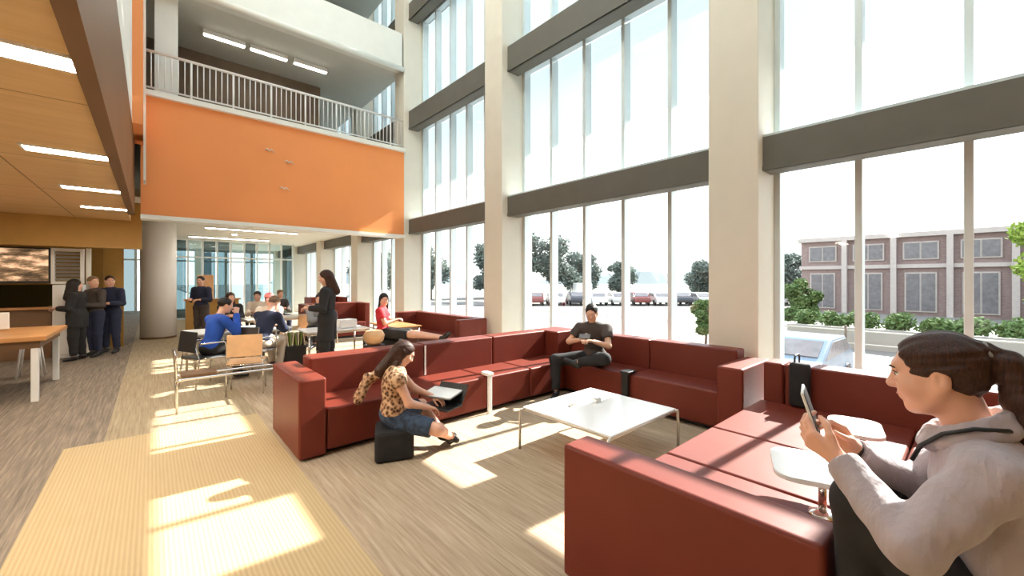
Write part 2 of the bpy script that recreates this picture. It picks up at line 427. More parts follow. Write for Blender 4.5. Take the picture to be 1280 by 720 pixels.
# far glass wall of the hall
rnd = random.Random(3)
w = thing('window_91', None, None, (-4, FARY, 0)); w['kind'] = 'structure'
b = B(); xs = [-9 + 1.2 * k for k in range(13)]
for k, x in enumerate(xs):
    wd = .05 if k % 3 else .14
    box(b, x - wd, x + wd, FARY - .12, FARY + .1, 0, 3.25)
box(b, -9, 5.4, FARY - .1, FARY + .1, 2.55, 2.62); box(b, -9, 5.4, FARY - .1, FARY + .1, 0, .1); box(b, -9, 5.4, FARY - .1, FARY + .1, 3.1, 3.25)
obj('window_frame', b, M['frame'], w)
for nm, key, sel in (('tinted_pane', 'teal', 0), ('pale_pane', 'paleglass', 1), ('clear_pane', 'glass', 2)):
    b = B()
    for k in range(12):
        for h in range(2):
            if (k * 2 + h * (k % 2)) % 3 == sel or (sel == 0 and False):
                box(b, xs[k] + .6 * h + .02, xs[k] + .6 * h + .58, FARY - .01, FARY + .01, .1, 3.1)
    obj(nm, b, M[key], w)
# second glazed screen halfway down the hall
w = thing('window_92', None, None, (0, 21, 0)); w['kind'] = 'structure'
b = B()
for k in range(10):
    x = .6 + .48 * k
    box(b, x - .025, x + .025, 20.95, 21.05, 0, 3.24)
box(b, .6, 4.95, 20.96, 21.04, 2.5, 2.56); box(b, .6, 4.95, 20.96, 21.04, 0, .08)
obj('window_frame', b, M['frame'], w)
b = B()
for k in (0, 2, 3, 5, 8): box(b, .63 + .48 * k, .60 + .48 * k + .42, 20.99, 21.01, .08, 3.2)
obj('tinted_pane', b, M['teal'], w)
b = B()
for k in (1, 4, 6, 7): box(b, .63 + .48 * k, .60 + .48 * k + .42, 20.99, 21.01, .08, 3.2)
obj('pale_pane', b, M['paleglass'], w)
# ------------------------------------------------------------------ lights of the place, plus fill lamps added in the left wing
for i, (y, lb) in enumerate(((3.45, 'nearest'), (5.87, 'second nearest'), (8.0, 'third'), (9.95, 'farthest'))):
    x0 = -1.45 if i == 0 else -.9
    t = thing('ceiling_light', 'white strip light in the wood ceiling, %s of the row beside the brown fascia' % lb, 'ceiling light', ((x0 - .3) / 2, y, 2.85), 0, 'strip lights in the wood ceiling')
    b = B(); box(b, x0 - .02, -.30, y - .12, y - .10, 2.835, 2.85); box(b, x0 - .02, -.30, y + .10, y + .12, 2.835, 2.85)
    box(b, x0 - .02, x0, y - .1, y + .1, 2.835, 2.85); box(b, -.32, -.30, y - .1, y + .1, 2.835, 2.85); obj('frame', b, M['whitem'], t)
    pbox('diffuser', t, 'lamp', x0, -.32, y - .10, y + .10, 2.84, 2.85)
for i, (x, lb) in enumerate(((.9, 'left'), (1.85, 'middle'), (2.85, 'right'))):
    t = thing('ceiling_light', 'slim linear lamp under the balcony ceiling, %s one of the line of three' % lb, 'ceiling light', (x + .4, 12.1, 7.5), 0, 'linear lamps above the balcony')
    pbox('housing', t, 'whitem', x, x + .85, 12.04, 12.16, 7.44, 7.55); pbox('diffuser', t, 'lampsoft', x + .02, x + .83, 12.05, 12.15, 7.425, 7.44)
for k, (x, y, l_) in enumerate(((-3.4, 1.5, 'nearest, deep in the left wing'), (-3.4, 4.2, 'second, deep in the left wing'), (-5.6, 3.0, 'far left of the wing'), (-5.6, 7.0, 'far left back of the wing'), (-5.8, 10.2, 'by the cafe bulkhead'))):  # out-of-view lamps added to brighten the left wing
    t = thing('ceiling_light', 'unseen fill light added in the wood ceiling, %s' % l_, 'ceiling light', (x, y, 2.85), 0, 'strip lights in the wood ceiling')
    pbox('frame', t, 'whitem', x - .62, x + .62, y - .12, y + .12, 2.842, 2.85); pbox('diffuser', t, 'lamp', x - .6, x + .6, y - .10, y + .10, 2.83, 2.842)
# small spot in hall ceiling
t = thing('downlight', 'small bright round spot lamp in the hall ceiling', 'ceiling light', (2.2, 17.5, 3.25))
b = B(); lathe(b, 2.2, 17.5, [(.10, 3.22), (.11, 3.25)], 20); obj('ring', b, M['whitem'], t)
b = B(); lathe(b, 2.2, 17.5, [(.07, 3.21), (.08, 3.235)], 20); obj('diffuser', b, M['lamp'], t)
for k, (x, y, lb) in enumerate(((.3, 12.6, 'nearest, along the panel edge'), (1.2, 15.6, 'deeper in, second row'), (1.0, 19.2, 'farthest back'))):
    t = thing('ceiling_light', 'long pale strip lamp flush in the hall ceiling, %s' % lb, 'ceiling light', (x + 1.3, y, 3.24), 0, 'strip lamps of the hall ceiling')
    pbox('housing', t, 'whitem', x, x + 2.6, y - .06, y + .06, 3.2, 3.245); pbox('diffuser', t, 'lampsoft', x + .02, x + 2.58, y - .05, y + .05, 3.19, 3.2)
# ------------------------------------------------------------------ balcony railing
t = thing('railing', 'cream metal railing with upright bars above the orange wall', 'railing', (2.6, 10.62, 5.27))
b = B(); tube(b, [(-.17, 10.66, 6.08), (5.28, 10.66, 6.08)], .028, 10); obj('top_rail', b, M['whitem'], t)
b = B(); tube(b, [(-.17, 10.66, 5.37), (5.28, 10.66, 5.37)], .018, 8); obj('bottom_rail', b, M['whitem'], t)
n = 52
for k in range(n + 1):
    x = -.12 + 5.36 * k / n; big = k % 7 == 0
    b = B(); tube(b, [(x, 10.66, 5.27 if big else 5.36), (x, 10.66, 6.07)], .02 if big else .010, 6, True)
    obj('post' if big else 'baluster', b, M['whitem'], t)
# small metal ornaments on the orange wall
for k, (x, z, lb, a) in enumerate(((1.98, 4.52, 'upper left of three', .3), (2.38, 4.33, 'right of three', -.2), (2.28, 3.70, 'lowest of three', .1))):
    t = thing('wall_ornament', 'small silver metal mark on the orange wall, %s' % lb, 'wall ornament', (x, 10.6, z), 0, 'small silver marks on the orange wall')
    b = B(); tube(b, [(x - .09, 10.575, z + .03 * a), (x - .03, 10.56, z + .045), (x, 10.575, z), (x + .05, 10.56, z + .04), (x + .12, 10.575, z - .02)], [.004, .016, .014, .016, .004], 8)
    obj('wing', b, M['steel'], t)
    b = B(); tube(b, [(x, 10.60, z), (x, 10.57, z)], .01, 8); obj('pin', b, M['steel'], t)
# ------------------------------------------------------------------ SOFAS
def cushion(name, parent, x0, x1, y0, y1, z0, z1, bev=.022):
    g = .004
    b = B(); box(b, x0 + g, x1 - g, y0 + g, y1 - g, z0, z1, bev, 3); o = obj(name, b, M['leather'], parent, smooth=True)
    me = o.data
    md = o.modifiers.new('wn', 'WEIGHTED_NORMAL'); md.keep_sharp = False
    return o
s1 = thing('sectional_sofa', 'long red leather corner sofa running from its left arm block to the windows', 'sofa', (3.0, 4.2, 0))
cushion('armrest', s1, .95, 1.19, 3.88, 4.92, .02, .72)
xs = [1.19, 2.13, 3.04, 3.75]
for a, c in zip(xs, xs[1:]): cushion('seat', s1, a, c, 3.89, 4.47, .05, .43)
cushion('corner_seat', s1, 3.75, 4.92, 3.88, 4.47, .05, .43)
xs = [1.19, 2.50, 3.57, 4.62]
for a, c in zip(xs, xs[1:]): cushion('backrest', s1, a, c, 4.45, 4.72, .05, .81)
cushion('corner_backrest', s1, 4.62, 5.16, 4.20, 4.72, .05, .81)
ys = [1.76, 2.86, 3.88]
for a, c in zip(ys, ys[1:]): cushion('seat', s1, 4.42, 4.93, a, c, .05, .43)
ys = [1.76, 2.84, 3.6, 4.20]
for a, c in zip(ys, ys[1:]): cushion('backrest', s1, 4.92, 5.16, a, c, .05, .81)
cushion('armrest', s1, 4.34, 5.16, 1.50, 1.76, .02, .72)
b = B(); box(b, 1.0, 4.9, 4.0, 4.7, 0, .06); box(b, 4.5, 5.1, 1.56, 4.1, 0, .06); obj('plinth', b, M['black'], s1)
# wall-side piping lines on arm panels
s2 = thing('sectional_sofa', 'red leather sofa in the foreground with broad near arm panel, where the woman sits', 'sofa', (3.0, .5, 0))
cushion('armrest', s2, 1.65, 1.87, .32, 1.47, .02, .72)
xs = [1.87, 2.62, 3.36, 4.5]
for a, c in zip(xs, xs[1:]): cushion('seat', s2, a, c, .3, 1.40, .05, .43)
cushion('seat', s2, 1.87, 3.36, -.75, .3, .05, .43); cushion('corner_seat', s2, 3.36, 4.5, -1.3, .3, .05, .43)
cushion('backrest', s2, 4.5, 4.78, .10, 1.20, .05, .80); cushion('backrest', s2, 4.5, 4.78, -1.3, .10, .05, .80)
cushion('bolster', s2, 4.5, 4.78, 1.20, 1.38, .05, .80)
b = B(); box(b, 1.72, 4.7, .35, 1.33, 0, .06); box(b, 1.95, 4.7, -1.2, .35, 0, .06); obj('plinth', b, M['black'], s2)
# posts between the seats
def power_post(x, y, mat, label):
    t = thing('power_post', label, 'power post', (x, y, 0), 0)
    b = B(); box(b, x - .028, x + .028, y - .03, y - .002, 0, .45, .006); obj('post', b, mat, t)
    b = B(); box(b, x - .045, x + .045, y - .04, y + .10, .45, .49, .01); obj('outlet_head', b, mat, t)
    return t
power_post(3.04, 3.87, M['white'], 'white upright power post in front of the long red seat')
t = thing('power_post', 'black power post hooked over the window side red seat', 'power post', (4.40, 2.86, 0))
pbox('post', t, 'black', 4.36, 4.41, 2.81, 2.90, 0, .44, bev=.006); pbox('outlet_head', t, 'black', 4.35, 4.54, 2.79, 2.92, .44, .475, bev=.01)
for (x, y, z, lb) in ((2.50, 4.44, .62, 'painted white highlight strip in the seam of the long red backrest'), ):
    b = B(); box(b, x - .010, x + .010, y - .01, y + .005, .44, .80, .003); tag(obj('strap', b, M['white'], None, (x, y, .44)), lb, 'strap')  # white sliver paints the highlight along the backrest seam
# black bag leaning on the near sofa corner
t = thing('bag', 'slim black bag hung on the corner of the foreground sofa backrest', 'bag', (4.46, 1.1, .43))
b = B(); box(b, 4.40, 4.50, .98, 1.14, .44, .84, .03, 3); obj('pouch', b, M['blackcloth'], t, smooth=True)
b = B(); tube(b, bez([(4.45, 1.10, .8), (4.45, 1.10, .9), (4.60, 1.10, .9), (4.60, 1.10, .8)]), .008, 8); obj('handle', b, M['black'], t)
# swivel tablet tables
def tablet(cx, cy, z, rz, lx, ly, leg, label):
    t = thing('tablet_table', label, 'side table', (leg[0], leg[1], .43))
    b = B(); m = Matrix.Translation((cx, cy, z)) @ Matrix.Rotation(rz, 4, 'Z')
    pts = []
    for q, (sx, sy) in enumerate(((1, 1), (-1, 1), (-1, -1), (1, -1))):
        r = .09
        for k in range(7):
            a = q * PI / 2 + k / 6 * PI / 2
            pts.append((sx * (lx - r) + r * math.cos(a), sy * (ly - r) + r * math.sin(a)))
    tb = B(); prism(tb, pts, -.012, .012, .004); merge(b, tb, m); obj('tabletop', b, M['white'], t)
    b = B(); tube(b, [(leg[0], leg[1], .43), (leg[0], leg[1], z - .012)], .018, 12); obj('post', b, M['chrome'], t)
    b = B(); lathe(b, leg[0], leg[1], [(.06, .43), (.06, .44), (.02, .455)], 20); obj('base', b, M['chrome'], t)
tablet(2.58, .58, .62, .35, .21, .16, (2.50, .50), 'white rounded tablet table on a post, directly in front of the foreground woman')
tablet(3.72, .56, .56, .2, .22, .15, (3.75, .52), 'white rounded tablet table behind the foreground woman forearms, nearer the window')
# white coffee table
t = thing('coffee_table', 'low square white coffee table on thin metal legs between the red sofas', 'table', (3.18, 2.35, 0))
pbox('tabletop', t, 'white', 2.66, 3.70, 1.86, 2.86, .372, .390, bev=.004)
b = B()
for y in (1.87, 2.85):
    tube(b, [(2.67, y, .365), (3.69, y, .365)], .012, 8)
for x in (2.67, 3.69): tube(b, [(x, 1.87, .365), (x, 2.85, .365)], .012, 8)
obj('frame', b, M['steel'], t)
for sx, x in ((-1, 2.67), (1, 3.69)):
    for sy, y in ((-1, 1.87), (1, 2.85)):
        b = B(); tube(b, bez([(x, y, .366), (x + sx * .045, y + sy * .01, .366), (x + sx * .05, y + sy * .01, 0)]), .013, 10)
        obj('leg', b, M['steel'], t)
for k, (x, y, lb) in enumerate(((3.02, 2.56, 'left'), (3.30, 2.48, 'right'))):
    t = thing('table_socket', 'small grey socket block on the white coffee table, %s one of two' % lb, 'socket', (x, y, .39), 0, 'socket blocks on the coffee table')
    pbox('block', t, 'steel', x - .03, x + .05, y - .025, y + .025, .391, .425, bev=.006)
    pbox('cover', t, 'whitem', x - .025, x + .045, y - .02, y + .02, .425, .430)
# crumpled paper beside near sofa
b = B(); blob(b, (2.48, 1.62, .045), .045, 5, .5, 2, .8); tag(obj('crumpled_paper', b, M['white'], None, (2.48, 1.62, 0)), 'small crumpled white paper on the carpet by the foreground seat', 'paper')
# ------------------------------------------------------------------ organic surfaces: distance fields meshed with surface nets
A = lambda v: np.array(v, dtype=np.float32)
def unit(v):
    v = A(v); return v / (np.linalg.norm(v) + 1e-9)
class Fld:
    def __init__(s, lo, hi, v):
        s.lo = A(lo); s.v = v; s.n = np.ceil((A(hi) - s.lo) / v).astype(int) + 1
        s.g = np.full(s.n, 9, np.float32)
        s.ax = [s.lo[i] + v * np.arange(s.n[i], dtype=np.float32) for i in range(3)]
    def sub(s, lo, hi):
        i0 = np.clip(np.floor((A(lo) - s.lo) / s.v).astype(int), 0, s.n - 1); i1 = np.clip(np.ceil((A(hi) - s.lo) / s.v).astype(int) + 1, 1, s.n)
        i1 = np.maximum(i1, i0 + 1)
        sl = tuple(slice(a, b) for a, b in zip(i0, i1))
        x, y, z = [s.ax[i][sl[i]] for i in range(3)]
        return sl, x[:, None, None], y[None, :, None], z[None, None, :]
    def put(s, sl, d, k):
        a = s.g[sl]
        if k > 0:
            h = np.maximum(k - np.abs(a - d), 0) / k; s.g[sl] = np.minimum(a, d) - h * h * k * .25
        else: s.g[sl] = np.minimum(a, d)
    def cone(s, a, b, ra, rb, k=.02, flata=False, flatb=False):
        a, b = A(a), A(b); m = max(ra, rb) + k + 3 * s.v
        sl, x, y, z = s.sub(np.minimum(a, b) - m, np.maximum(a, b) + m)
        d = b - a; L = float(d @ d) + 1e-9; px, py, pz = x - a[0], y - a[1], z - a[2]
        tt = (px * d[0] + py * d[1] + pz * d[2]) / L; t = np.clip(tt, 0, 1)
        q = np.sqrt((px - t * d[0]) ** 2 + (py - t * d[1]) ** 2 + (pz - t * d[2]) ** 2) - (ra + (rb - ra) * t)
        if flatb: q = np.maximum(q, (tt - 1) * math.sqrt(L))
        if flata: q = np.maximum(q, -tt * math.sqrt(L))
        s.put(sl, q, k)
    def _el(s, c, r, R, m):
        c, r = A(c), A(r); R = np.eye(3, dtype=np.float32) if R is None else R
        e = np.abs(R) @ r + m
        sl, x, y, z = s.sub(c - e, c + e); px, py, pz = x - c[0], y - c[1], z - c[2]
        q1 = 0; q2 = 0
        for i in range(3):
            u = px * R[0, i] + py * R[1, i] + pz * R[2, i]; q1 = q1 + (u / r[i]) ** 2; q2 = q2 + (u / r[i] ** 2) ** 2
        q1 = np.sqrt(q1); q2 = np.sqrt(q2) + 1e-6
        return sl, q1 * (q1 - 1) / q2
    def ell(s, c, r, k=.02, R=None):
        sl, d = s._el(c, r, R, k + 3 * s.v); s.put(sl, d, k)
    def carve(s, c, r, k=.01, R=None):
        sl, d = s._el(c, r, R, k + 3 * s.v); a = -s.g[sl]
        h = np.maximum(k - np.abs(a - d), 0) / k; s.g[sl] = -(np.minimum(a, d) - h * h * k * .25)
    def cut(s, n, c, lo=None, hi=None):
        n = unit(n); c = A(c)
        sl, x, y, z = s.sub(lo if lo is not None else s.lo, hi if hi is not None else s.lo + s.v * s.n)
        d = (x - c[0]) * n[0] + (y - c[1]) * n[1] + (z - c[2]) * n[2]; s.g[sl] = np.maximum(s.g[sl], d)
    def wrinkle(s, amp, f=30, seed=1):
        r = np.random.RandomState(seed); x, y, z = s.ax[0][:, None, None], s.ax[1][None, :, None], s.ax[2][None, None, :]
        w = 0
        for i in range(4):
            v = r.normal(size=3); v = v / np.linalg.norm(v) * f * r.uniform(.5, 1.5); u = r.normal(size=3) * f * .25
            w = w + np.sin(x * v[0] + y * v[1] + z * v[2] + 1.6 * np.sin(x * u[0] + y * u[1] + z * u[2] + i))
        s.g += (amp / 2.2 * w).astype(np.float32)
    def mesh(s):
        g = s.g; n = s.n; ins = g < 0
        c = [(i, j, k) for i in (0, 1) for j in (0, 1) for k in (0, 1)]
        def sh(a, o): return a[o[0]:n[0] - 1 + o[0], o[1]:n[1] - 1 + o[1], o[2]:n[2] - 1 + o[2]]
        cnt = sum(sh(ins, o).astype(np.int8) for o in c)
        I, J, K = np.nonzero((cnt > 0) & (cnt < 8)); N = len(I)
        acc = np.zeros((N, 3)); num = np.zeros(N)
        cv = {o: g[I + o[0], J + o[1], K + o[2]] for o in c}
        for o in c:
            for ax in range(3):
                if o[ax]: continue
                p = list(o); p[ax] = 1; a, b = cv[o], cv[tuple(p)]; m = (a < 0) != (b < 0)
                t = np.where(m, a / np.where(m, a - b, 1), 0)
                q = np.tile(np.array(o, float), (N, 1)); q[:, ax] += t; acc += q * m[:, None]; num += m
        V = s.lo + s.v * (np.stack([I, J, K], 1) + acc / num[:, None])
        ids = np.full(n, -1, np.int32); ids[I, J, K] = np.arange(N); F = []
        for ax in range(3):
            o = [0, 0, 0]; o[ax] = 1
            a = ins[:n[0] - o[0], :n[1] - o[1], :n[2] - o[2]]; b = ins[o[0]:, o[1]:, o[2]:]
            i, j, k = np.nonzero(a != b); sgn = a[i, j, k]; u, w = [(1, 2), (2, 0), (0, 1)][ax]
            P = np.stack([i, j, k], 1)
            def gid(du, dw):
                q = P.copy(); q[:, u] -= du; q[:, w] -= dw
                ok = (q >= 0).all(1) & (q < n - 1).all(1); q = np.clip(q, 0, None); return np.where(ok, ids[q[:, 0], q[:, 1], q[:, 2]], -1)
            Q = np.stack([gid(1, 1), gid(0, 1), gid(0, 0), gid(1, 0)], 1); Q[~sgn] = Q[~sgn][:, ::-1]
            F.append(Q[(Q >= 0).all(1)])
        return V, np.concatenate(F)
def fobj(name, F, mat, parent=None, loc=None):
    V, Q = F.mesh(); off = A(loc) if loc is not None else A(OFF[parent])
    me = bpy.data.meshes.new(name); me.vertices.add(len(V)); me.vertices.foreach_set('co', (V - off).astype(np.float32).ravel())
    me.loops.add(Q.size); me.loops.foreach_set('vertex_index', Q.astype(np.int32).ravel())
    me.polygons.add(len(Q)); me.polygons.foreach_set('loop_start', np.arange(0, Q.size, 4, dtype=np.int32)); me.polygons.foreach_set('loop_total', np.full(len(Q), 4, np.int32))
    me.polygons.foreach_set('use_smooth', np.ones(len(Q), bool))
    me.update(calc_edges=True); me.validate(); me.materials.append(mat)
    o = bpy.data.objects.new(name, me); COL.objects.link(o)
    if parent is None: o.location = Vector([float(q) for q in off])
    else: o.parent = parent
    OFF[o] = Vector([float(q) for q in off]); return o
def frame(fwd, up=(0, 0, 1)):
    f = unit(fwd); r = unit(np.cross(f, A(up))); u = np.cross(r, f); return np.stack([r, f, u], 1).astype(np.float32)
def head(F, C, R, s, fine=True):
    L = lambda x, y, z: A(C) + R @ (A((x, y, z)) * s)
    e = lambda c, r, k: F.ell(L(*c), A(r) * s, k * s, R)
    e((0, -.014, .032), (.075, .096, .083), .01)
    e((0, .022, -.028), (.060, .066, .078), .03)
    e((0, .034, -.070), (.040, .045, .034), .03)
    F.ell(L(0, .068, -.094), A((.020, .017, .016)) * s, .025 * s, R)
    for q in (-1, 1):
        F.ell(L(q * .036, .058, -.022), A((.024, .026, .026)) * s, .03 * s, R)
        F.cone(L(q * .060, -.002, -.035), L(q * .036, .045, -.085), .016 * s, .014 * s, .03 * s)
        F.ell(L(q * .076, -.010, -.006), A((.010, .020, .033)) * s, .008 * s, R)
        if fine: F.carve(L(q * .087, -.005, -.002), A((.008, .010, .018)) * s, .006 * s, R)
    F.cone(L(-.028, .078, .034), L(.028, .078, .034), .013 * s, .013 * s, .022 * s)
    if fine:
        for q in (-1, 1): F.carve(L(q * .031, .103, .012), A((.019, .017, .012)) * s, .014 * s, R)
    F.cone(L(0, .084, .018), L(0, .106, -.020), .008 * s, .0115 * s, .014 * s)
    F.ell(L(0, .100, -.026), A((.017, .013, .009)) * s, .008 * s, R)
    F.ell(L(0, .080, -.053), A((.024, .016, .016)) * s, .012 * s, R)
    F.cone(L(-.017, .086, -.048), L(.017, .086, -.048), .0065 * s, .0065 * s, .006 * s)
    if fine:
        for q in (-1, 1):
            F.ell(L(q * .042, .050, -.036), A((.024, .028, .026)) * s, .02 * s, R); F.ell(L(q * .031, .086, -.004), A((.014, .006, .005)) * s, .006 * s, R)
    F.cone(L(-.014, .084, -.061), L(.014, .084, -.061), .0075 * s, .0075 * s, .006 * s)
def hand(F, Wp, d, n, side, curl, s=1, r=.0085, spread=.2):
    """palm from the wrist along d, facing n, thumb on `side` (+1: d x n)"""
    d = unit(d); n = unit(A(n) - d * float(A(n) @ d)); t = unit(np.cross(d, n)) * side; Wp = A(Wp)
    offs = (.030, .010, -.010, -.029); lens = ((.042, .026, .020), (.046, .030, .021), (.043, .028, .020), (.034, .021, .018))
    for i, (o, ls) in enumerate(zip(offs, lens)):
        kn = Wp + (d * (.088 - abs(i - 1) * .004) + t * o) * s
        F.cone(Wp + t * o * .45 * s + d * .008 * s, kn, .0155 * s, .0125 * s, .012 * s)
        cu = curl[i] if isinstance(curl, (list, tuple)) else curl
        p = kn; a = cu * .75; sp = t * o * spread / .03
        for j, l in enumerate(ls):
            v = unit(d * math.cos(a) + n * math.sin(a) + sp * .35 * (1 - j * .4)); q = p + v * l * s
            F.cone(p, q, (r + .0012 - j * .0009) * s, (r + .0003 - j * .0009) * s, .003 * s); p = q; a += cu * (.95 if j == 0 else .6)
    b0 = Wp + (d * .022 + t * .024 + n * .004) * s; b1 = b0 + (d * .030 + t * .024 + n * .014) * s
    b2 = b1 + unit(d * .8 + t * .25 + n * (.35 + (curl if not isinstance(curl, (list, tuple)) else curl[0]) * .4)) * .034 * s; b3 = b2 + unit(d * .9 - t * .1 + n * .4) * .026 * s
    F.cone(b0, b1, .015 * s, .0125 * s, .012 * s); F.cone(b1, b2, .011 * s, .0098 * s, .004 * s); F.cone(b2, b3, .0095 * s, .008 * s, .003 * s)
def lerp(a, b, t): return A(a) * (1 - t) + A(b) * t
def make_person(label, J, look, mats, v=.012, s=1.0, sleeve='long', bottom='trousers', hair='short', group=None, fine=False, hv=None,
                handcfg=None, up=(0, 0, 1), wr=.003, coat=None, shoes=True, body_up=None, chestf=None, cat='person', hcurl=.6, extra=None):
    """J: joints in world space. P pelvis, N neck base, H head centre, SL SR shoulders, EL ER elbows, WL WR wrists, HL HR hips, KL KR knees, AL AR ankles, TL TR toes"""
    hv = hv or v; J = {k: A(p) for k, p in J.items()}
    allp = np.stack(list(J.values())); lo = allp.min(0) - .26; hi = allp.max(0) + .26
    base = (float(J['P'][0]), float(J['P'][1]), float(min(lo[2] + .2, J['P'][2] - .1)))
    Rh = frame(look, up)
    upv = unit(J['N'] - J['P']); rt = unit(J['SR'] - J['SL']); fw = unit(np.cross(upv, rt)); rt = np.cross(fw, upv)
    RT = np.stack([rt, fw, upv], 1).astype(np.float32)
    def torso(F, g, k=.04):
        F.ell(J['P'] + upv * .02, A((.160, .112, .125)) * s + g, k, RT)
        F.ell(lerp(J['P'], J['N'], .45), A((.128, .095, .17)) * s + g, k, RT)
        F.ell(lerp(J['P'], J['N'], .72) - fw * .005, A((.150, .106, .16)) * s + g, k, RT)
        for q in ('L', 'R'):
            F.cone(lerp(J['P'], J['N'], .90), J['S' + q] - upv * .012, .058 * s + g, .056 * s + g, .05)
    def arm(F, q, g, end=1.0, flat=False, k=.025):
        S_, E_, W_ = J['S' + q], J['E' + q], J['W' + q]
        if end <= .5:
            F.cone(S_, lerp(S_, E_, end * 2), .052 * s + g, .046 * s + g + .008, k, flatb=flat)
        else:
            F.cone(S_, E_, .052 * s + g, .040 * s + g, k); F.cone(E_, lerp(E_, W_, (end - .5) * 2), .042 * s + g, (.042 - .015 * (end - .5) * 2) * s + g, k, flatb=flat)
    def leg(F, q, g, end=1.0, flat=False, k=.03):
        H_, K_, A_ = J['H' + q], J['K' + q], J['A' + q]
        if end <= .5: F.cone(H_, lerp(H_, K_, end * 2), .088 * s + g, .070 * s + g, k, flatb=flat)
        else:
            F.cone(H_, K_, .088 * s + g, .060 * s + g, k); F.cone(K_, lerp(K_, A_, (end - .5) * 2), .060 * s + g, (.060 - .022 * (end - .5) * 2) * s + g, k, flatb=flat)
    F = Fld(lo, hi, hv if not fine else v)
    torso(F, 0)
    for q in 'LR':
        arm(F, q, 0); leg(F, q, 0)
        A_, T_ = J['A' + q], J['T' + q]; F.cone(A_ - unit(T_ - A_) * .03 - A((0, 0, .035)), A_, .030 * s, .036 * s, .02); F.cone(A_ - A((0, 0, .03)), T_, .034 * s, .022 * s, .02)
    F.cone(J['N'] - upv * .02, J['H'] + Rh @ (A((0, -.022, -.05)) * s), .056 * s, .050 * s, .03)
    head(F, J['H'], Rh, s, fine)
    hc = handcfg or {}
    for q, sd in (('L', -1), ('R', 1)):
        W_, E_ = J['W' + q], J['E' + q]; d, n, th, cu = hc.get(q, (unit(W_ - E_), (0, 0, -1), sd, hcurl))
        if th == 0: th = sd
        hand(F, W_ - unit(W_ - E_) * .004, d, n, th, cu, s, .0085 if fine else max(.0085, hv * .95))
    body = fobj('person', F, mats['skin'], None, base); tag(body, label, cat, group)
    L = lambda x, y, z: A(J['H']) + Rh @ (A((x, y, z)) * s)
    # trousers or shorts
    g = .014
    if bottom in ('trousers', 'shorts'):
        F = Fld(lo, hi, v)
        F.ell(J['P'], A((.172, .126, .13)) * s, .04, RT)
        for q in 'LR': leg(F, q, g + .004, .97 if bottom == 'trousers' else .42, True)
        F.cut(upv, J['P'] + upv * .12, None, None) if False else None
        if wr: F.wrinkle(wr, 28, 5)
        fobj('trousers' if bottom == 'trousers' else 'shorts', F, mats['bottom'], body)
    # top
    F = Fld(lo, hi, v)
    torso(F, g)
    en = {'long': .97, 'short': .30, 'none': .1}[sleeve]
    for q in 'LR': arm(F, q, g + (.006 if sleeve == 'long' else .004), en, True)
    if coat:
        for q in 'LR': F.cone(J['H' + q] + upv * .05, lerp(J['H' + q], J['K' + q], coat), .11 * s, .12 * s, .08, flatb=True)
    if wr: F.wrinkle(wr, 24, 2)
    if fine: F.wrinkle(.0028, 55, 12)
    nk = lerp(J['N'], J['H'], .30); F.cut(unit(J['H'] - J['N']) , nk, J['N'] - .11 - A((0, 0, 0)), J['N'] + .13)
    top = fobj('jacket' if sleeve == 'long' else 'shirt', F, mats['top'], body)
    # shoes
    if shoes:
        for q in 'LR':
            A_, T_ = J['A' + q], J['T' + q]; F = Fld(np.minimum(A_, T_) - .12, np.maximum(A_, T_) + .12, min(v, .008))
            F.cone(A_ - unit(T_ - A_) * .03 - A((0, 0, .03)), A_ + A((0, 0, .0)), .040 * s, .045 * s, .02); F.cone(A_ - A((0, 0, .03)), T_, .043 * s, .030 * s, .02)
            fobj('shoe', F, mats['shoe'], body)
    # hair
    hh = v if fine else min(v, .009)
    F = Fld(L(0, 0, 0) - .34, L(0, 0, 0) + .22, hh)
    F.ell(L(0, -.020, .040), A((.084, .102, .086)) * s, .01, Rh)
    if hair in ('long', 'ponytail', 'bun'): F.ell(L(0, -.045, .0), A((.078, .075, .088)) * s, .02, Rh)
    F.carve(L(0, .104, -.012), A((.082, .078, .098)) * s, .012, Rh)
    if hair == 'long':
        for q in (-1, 1): F.cone(L(q * .068, -.015, 0), L(q * .075, .0, -.20), .026 * s, .032 * s, .03); 
        F.cone(L(0, -.06, 0), L(0, -.085, -.26), .07 * s, .065 * s, .04)
    else:
        F.carve(L(0, .03, -.10), A((.12, .075, .085)) * s, .01, Rh)
        for q in (-1, 1): F.carve(L(q * .09, .0, -.018), A((.03, .028, .042)) * s, .008, Rh)
    if hair == 'bun': F.ell(L(0, -.115, .06), A((.04, .04, .04)) * s, .01, Rh)
    F.wrinkle(.0018, 160, 9)
    if hair != 'custom': fobj('hair', F, mats['hair'], body)
    # face details
    for q in (-1, 1):
        b = B(); t = B(); bmesh.ops.create_uvsphere(t, u_segments=16, v_segments=10, radius=(.0108 if fine else .0115) * s); merge(b, t, Matrix.Translation(Vector([float(a) for a in L(q * .031, .0765 if fine else .082, .011)])))
        ew = obj('eye', b, mats.get('eyew', M['eyew']), body, smooth=True)
        b = B(); t = B(); bmesh.ops.create_uvsphere(t, u_segments=12, v_segments=8, radius=.0062 * s); merge(b, t, Matrix.Translation(Vector([float(a) for a in L(q * .031, .0830 if fine else .0888, .010)])))
        obj('iris', b, M['eyed'], ew, smooth=True)
        b = B(); tube(b, [L(q * .016, .094, .030), L(q * .030, .0935, .034), L(q * .046, .082, .029)], [.0022 * s, .003 * s, .0015 * s], 6); obj('eyebrow', b, mats['hair'], body)
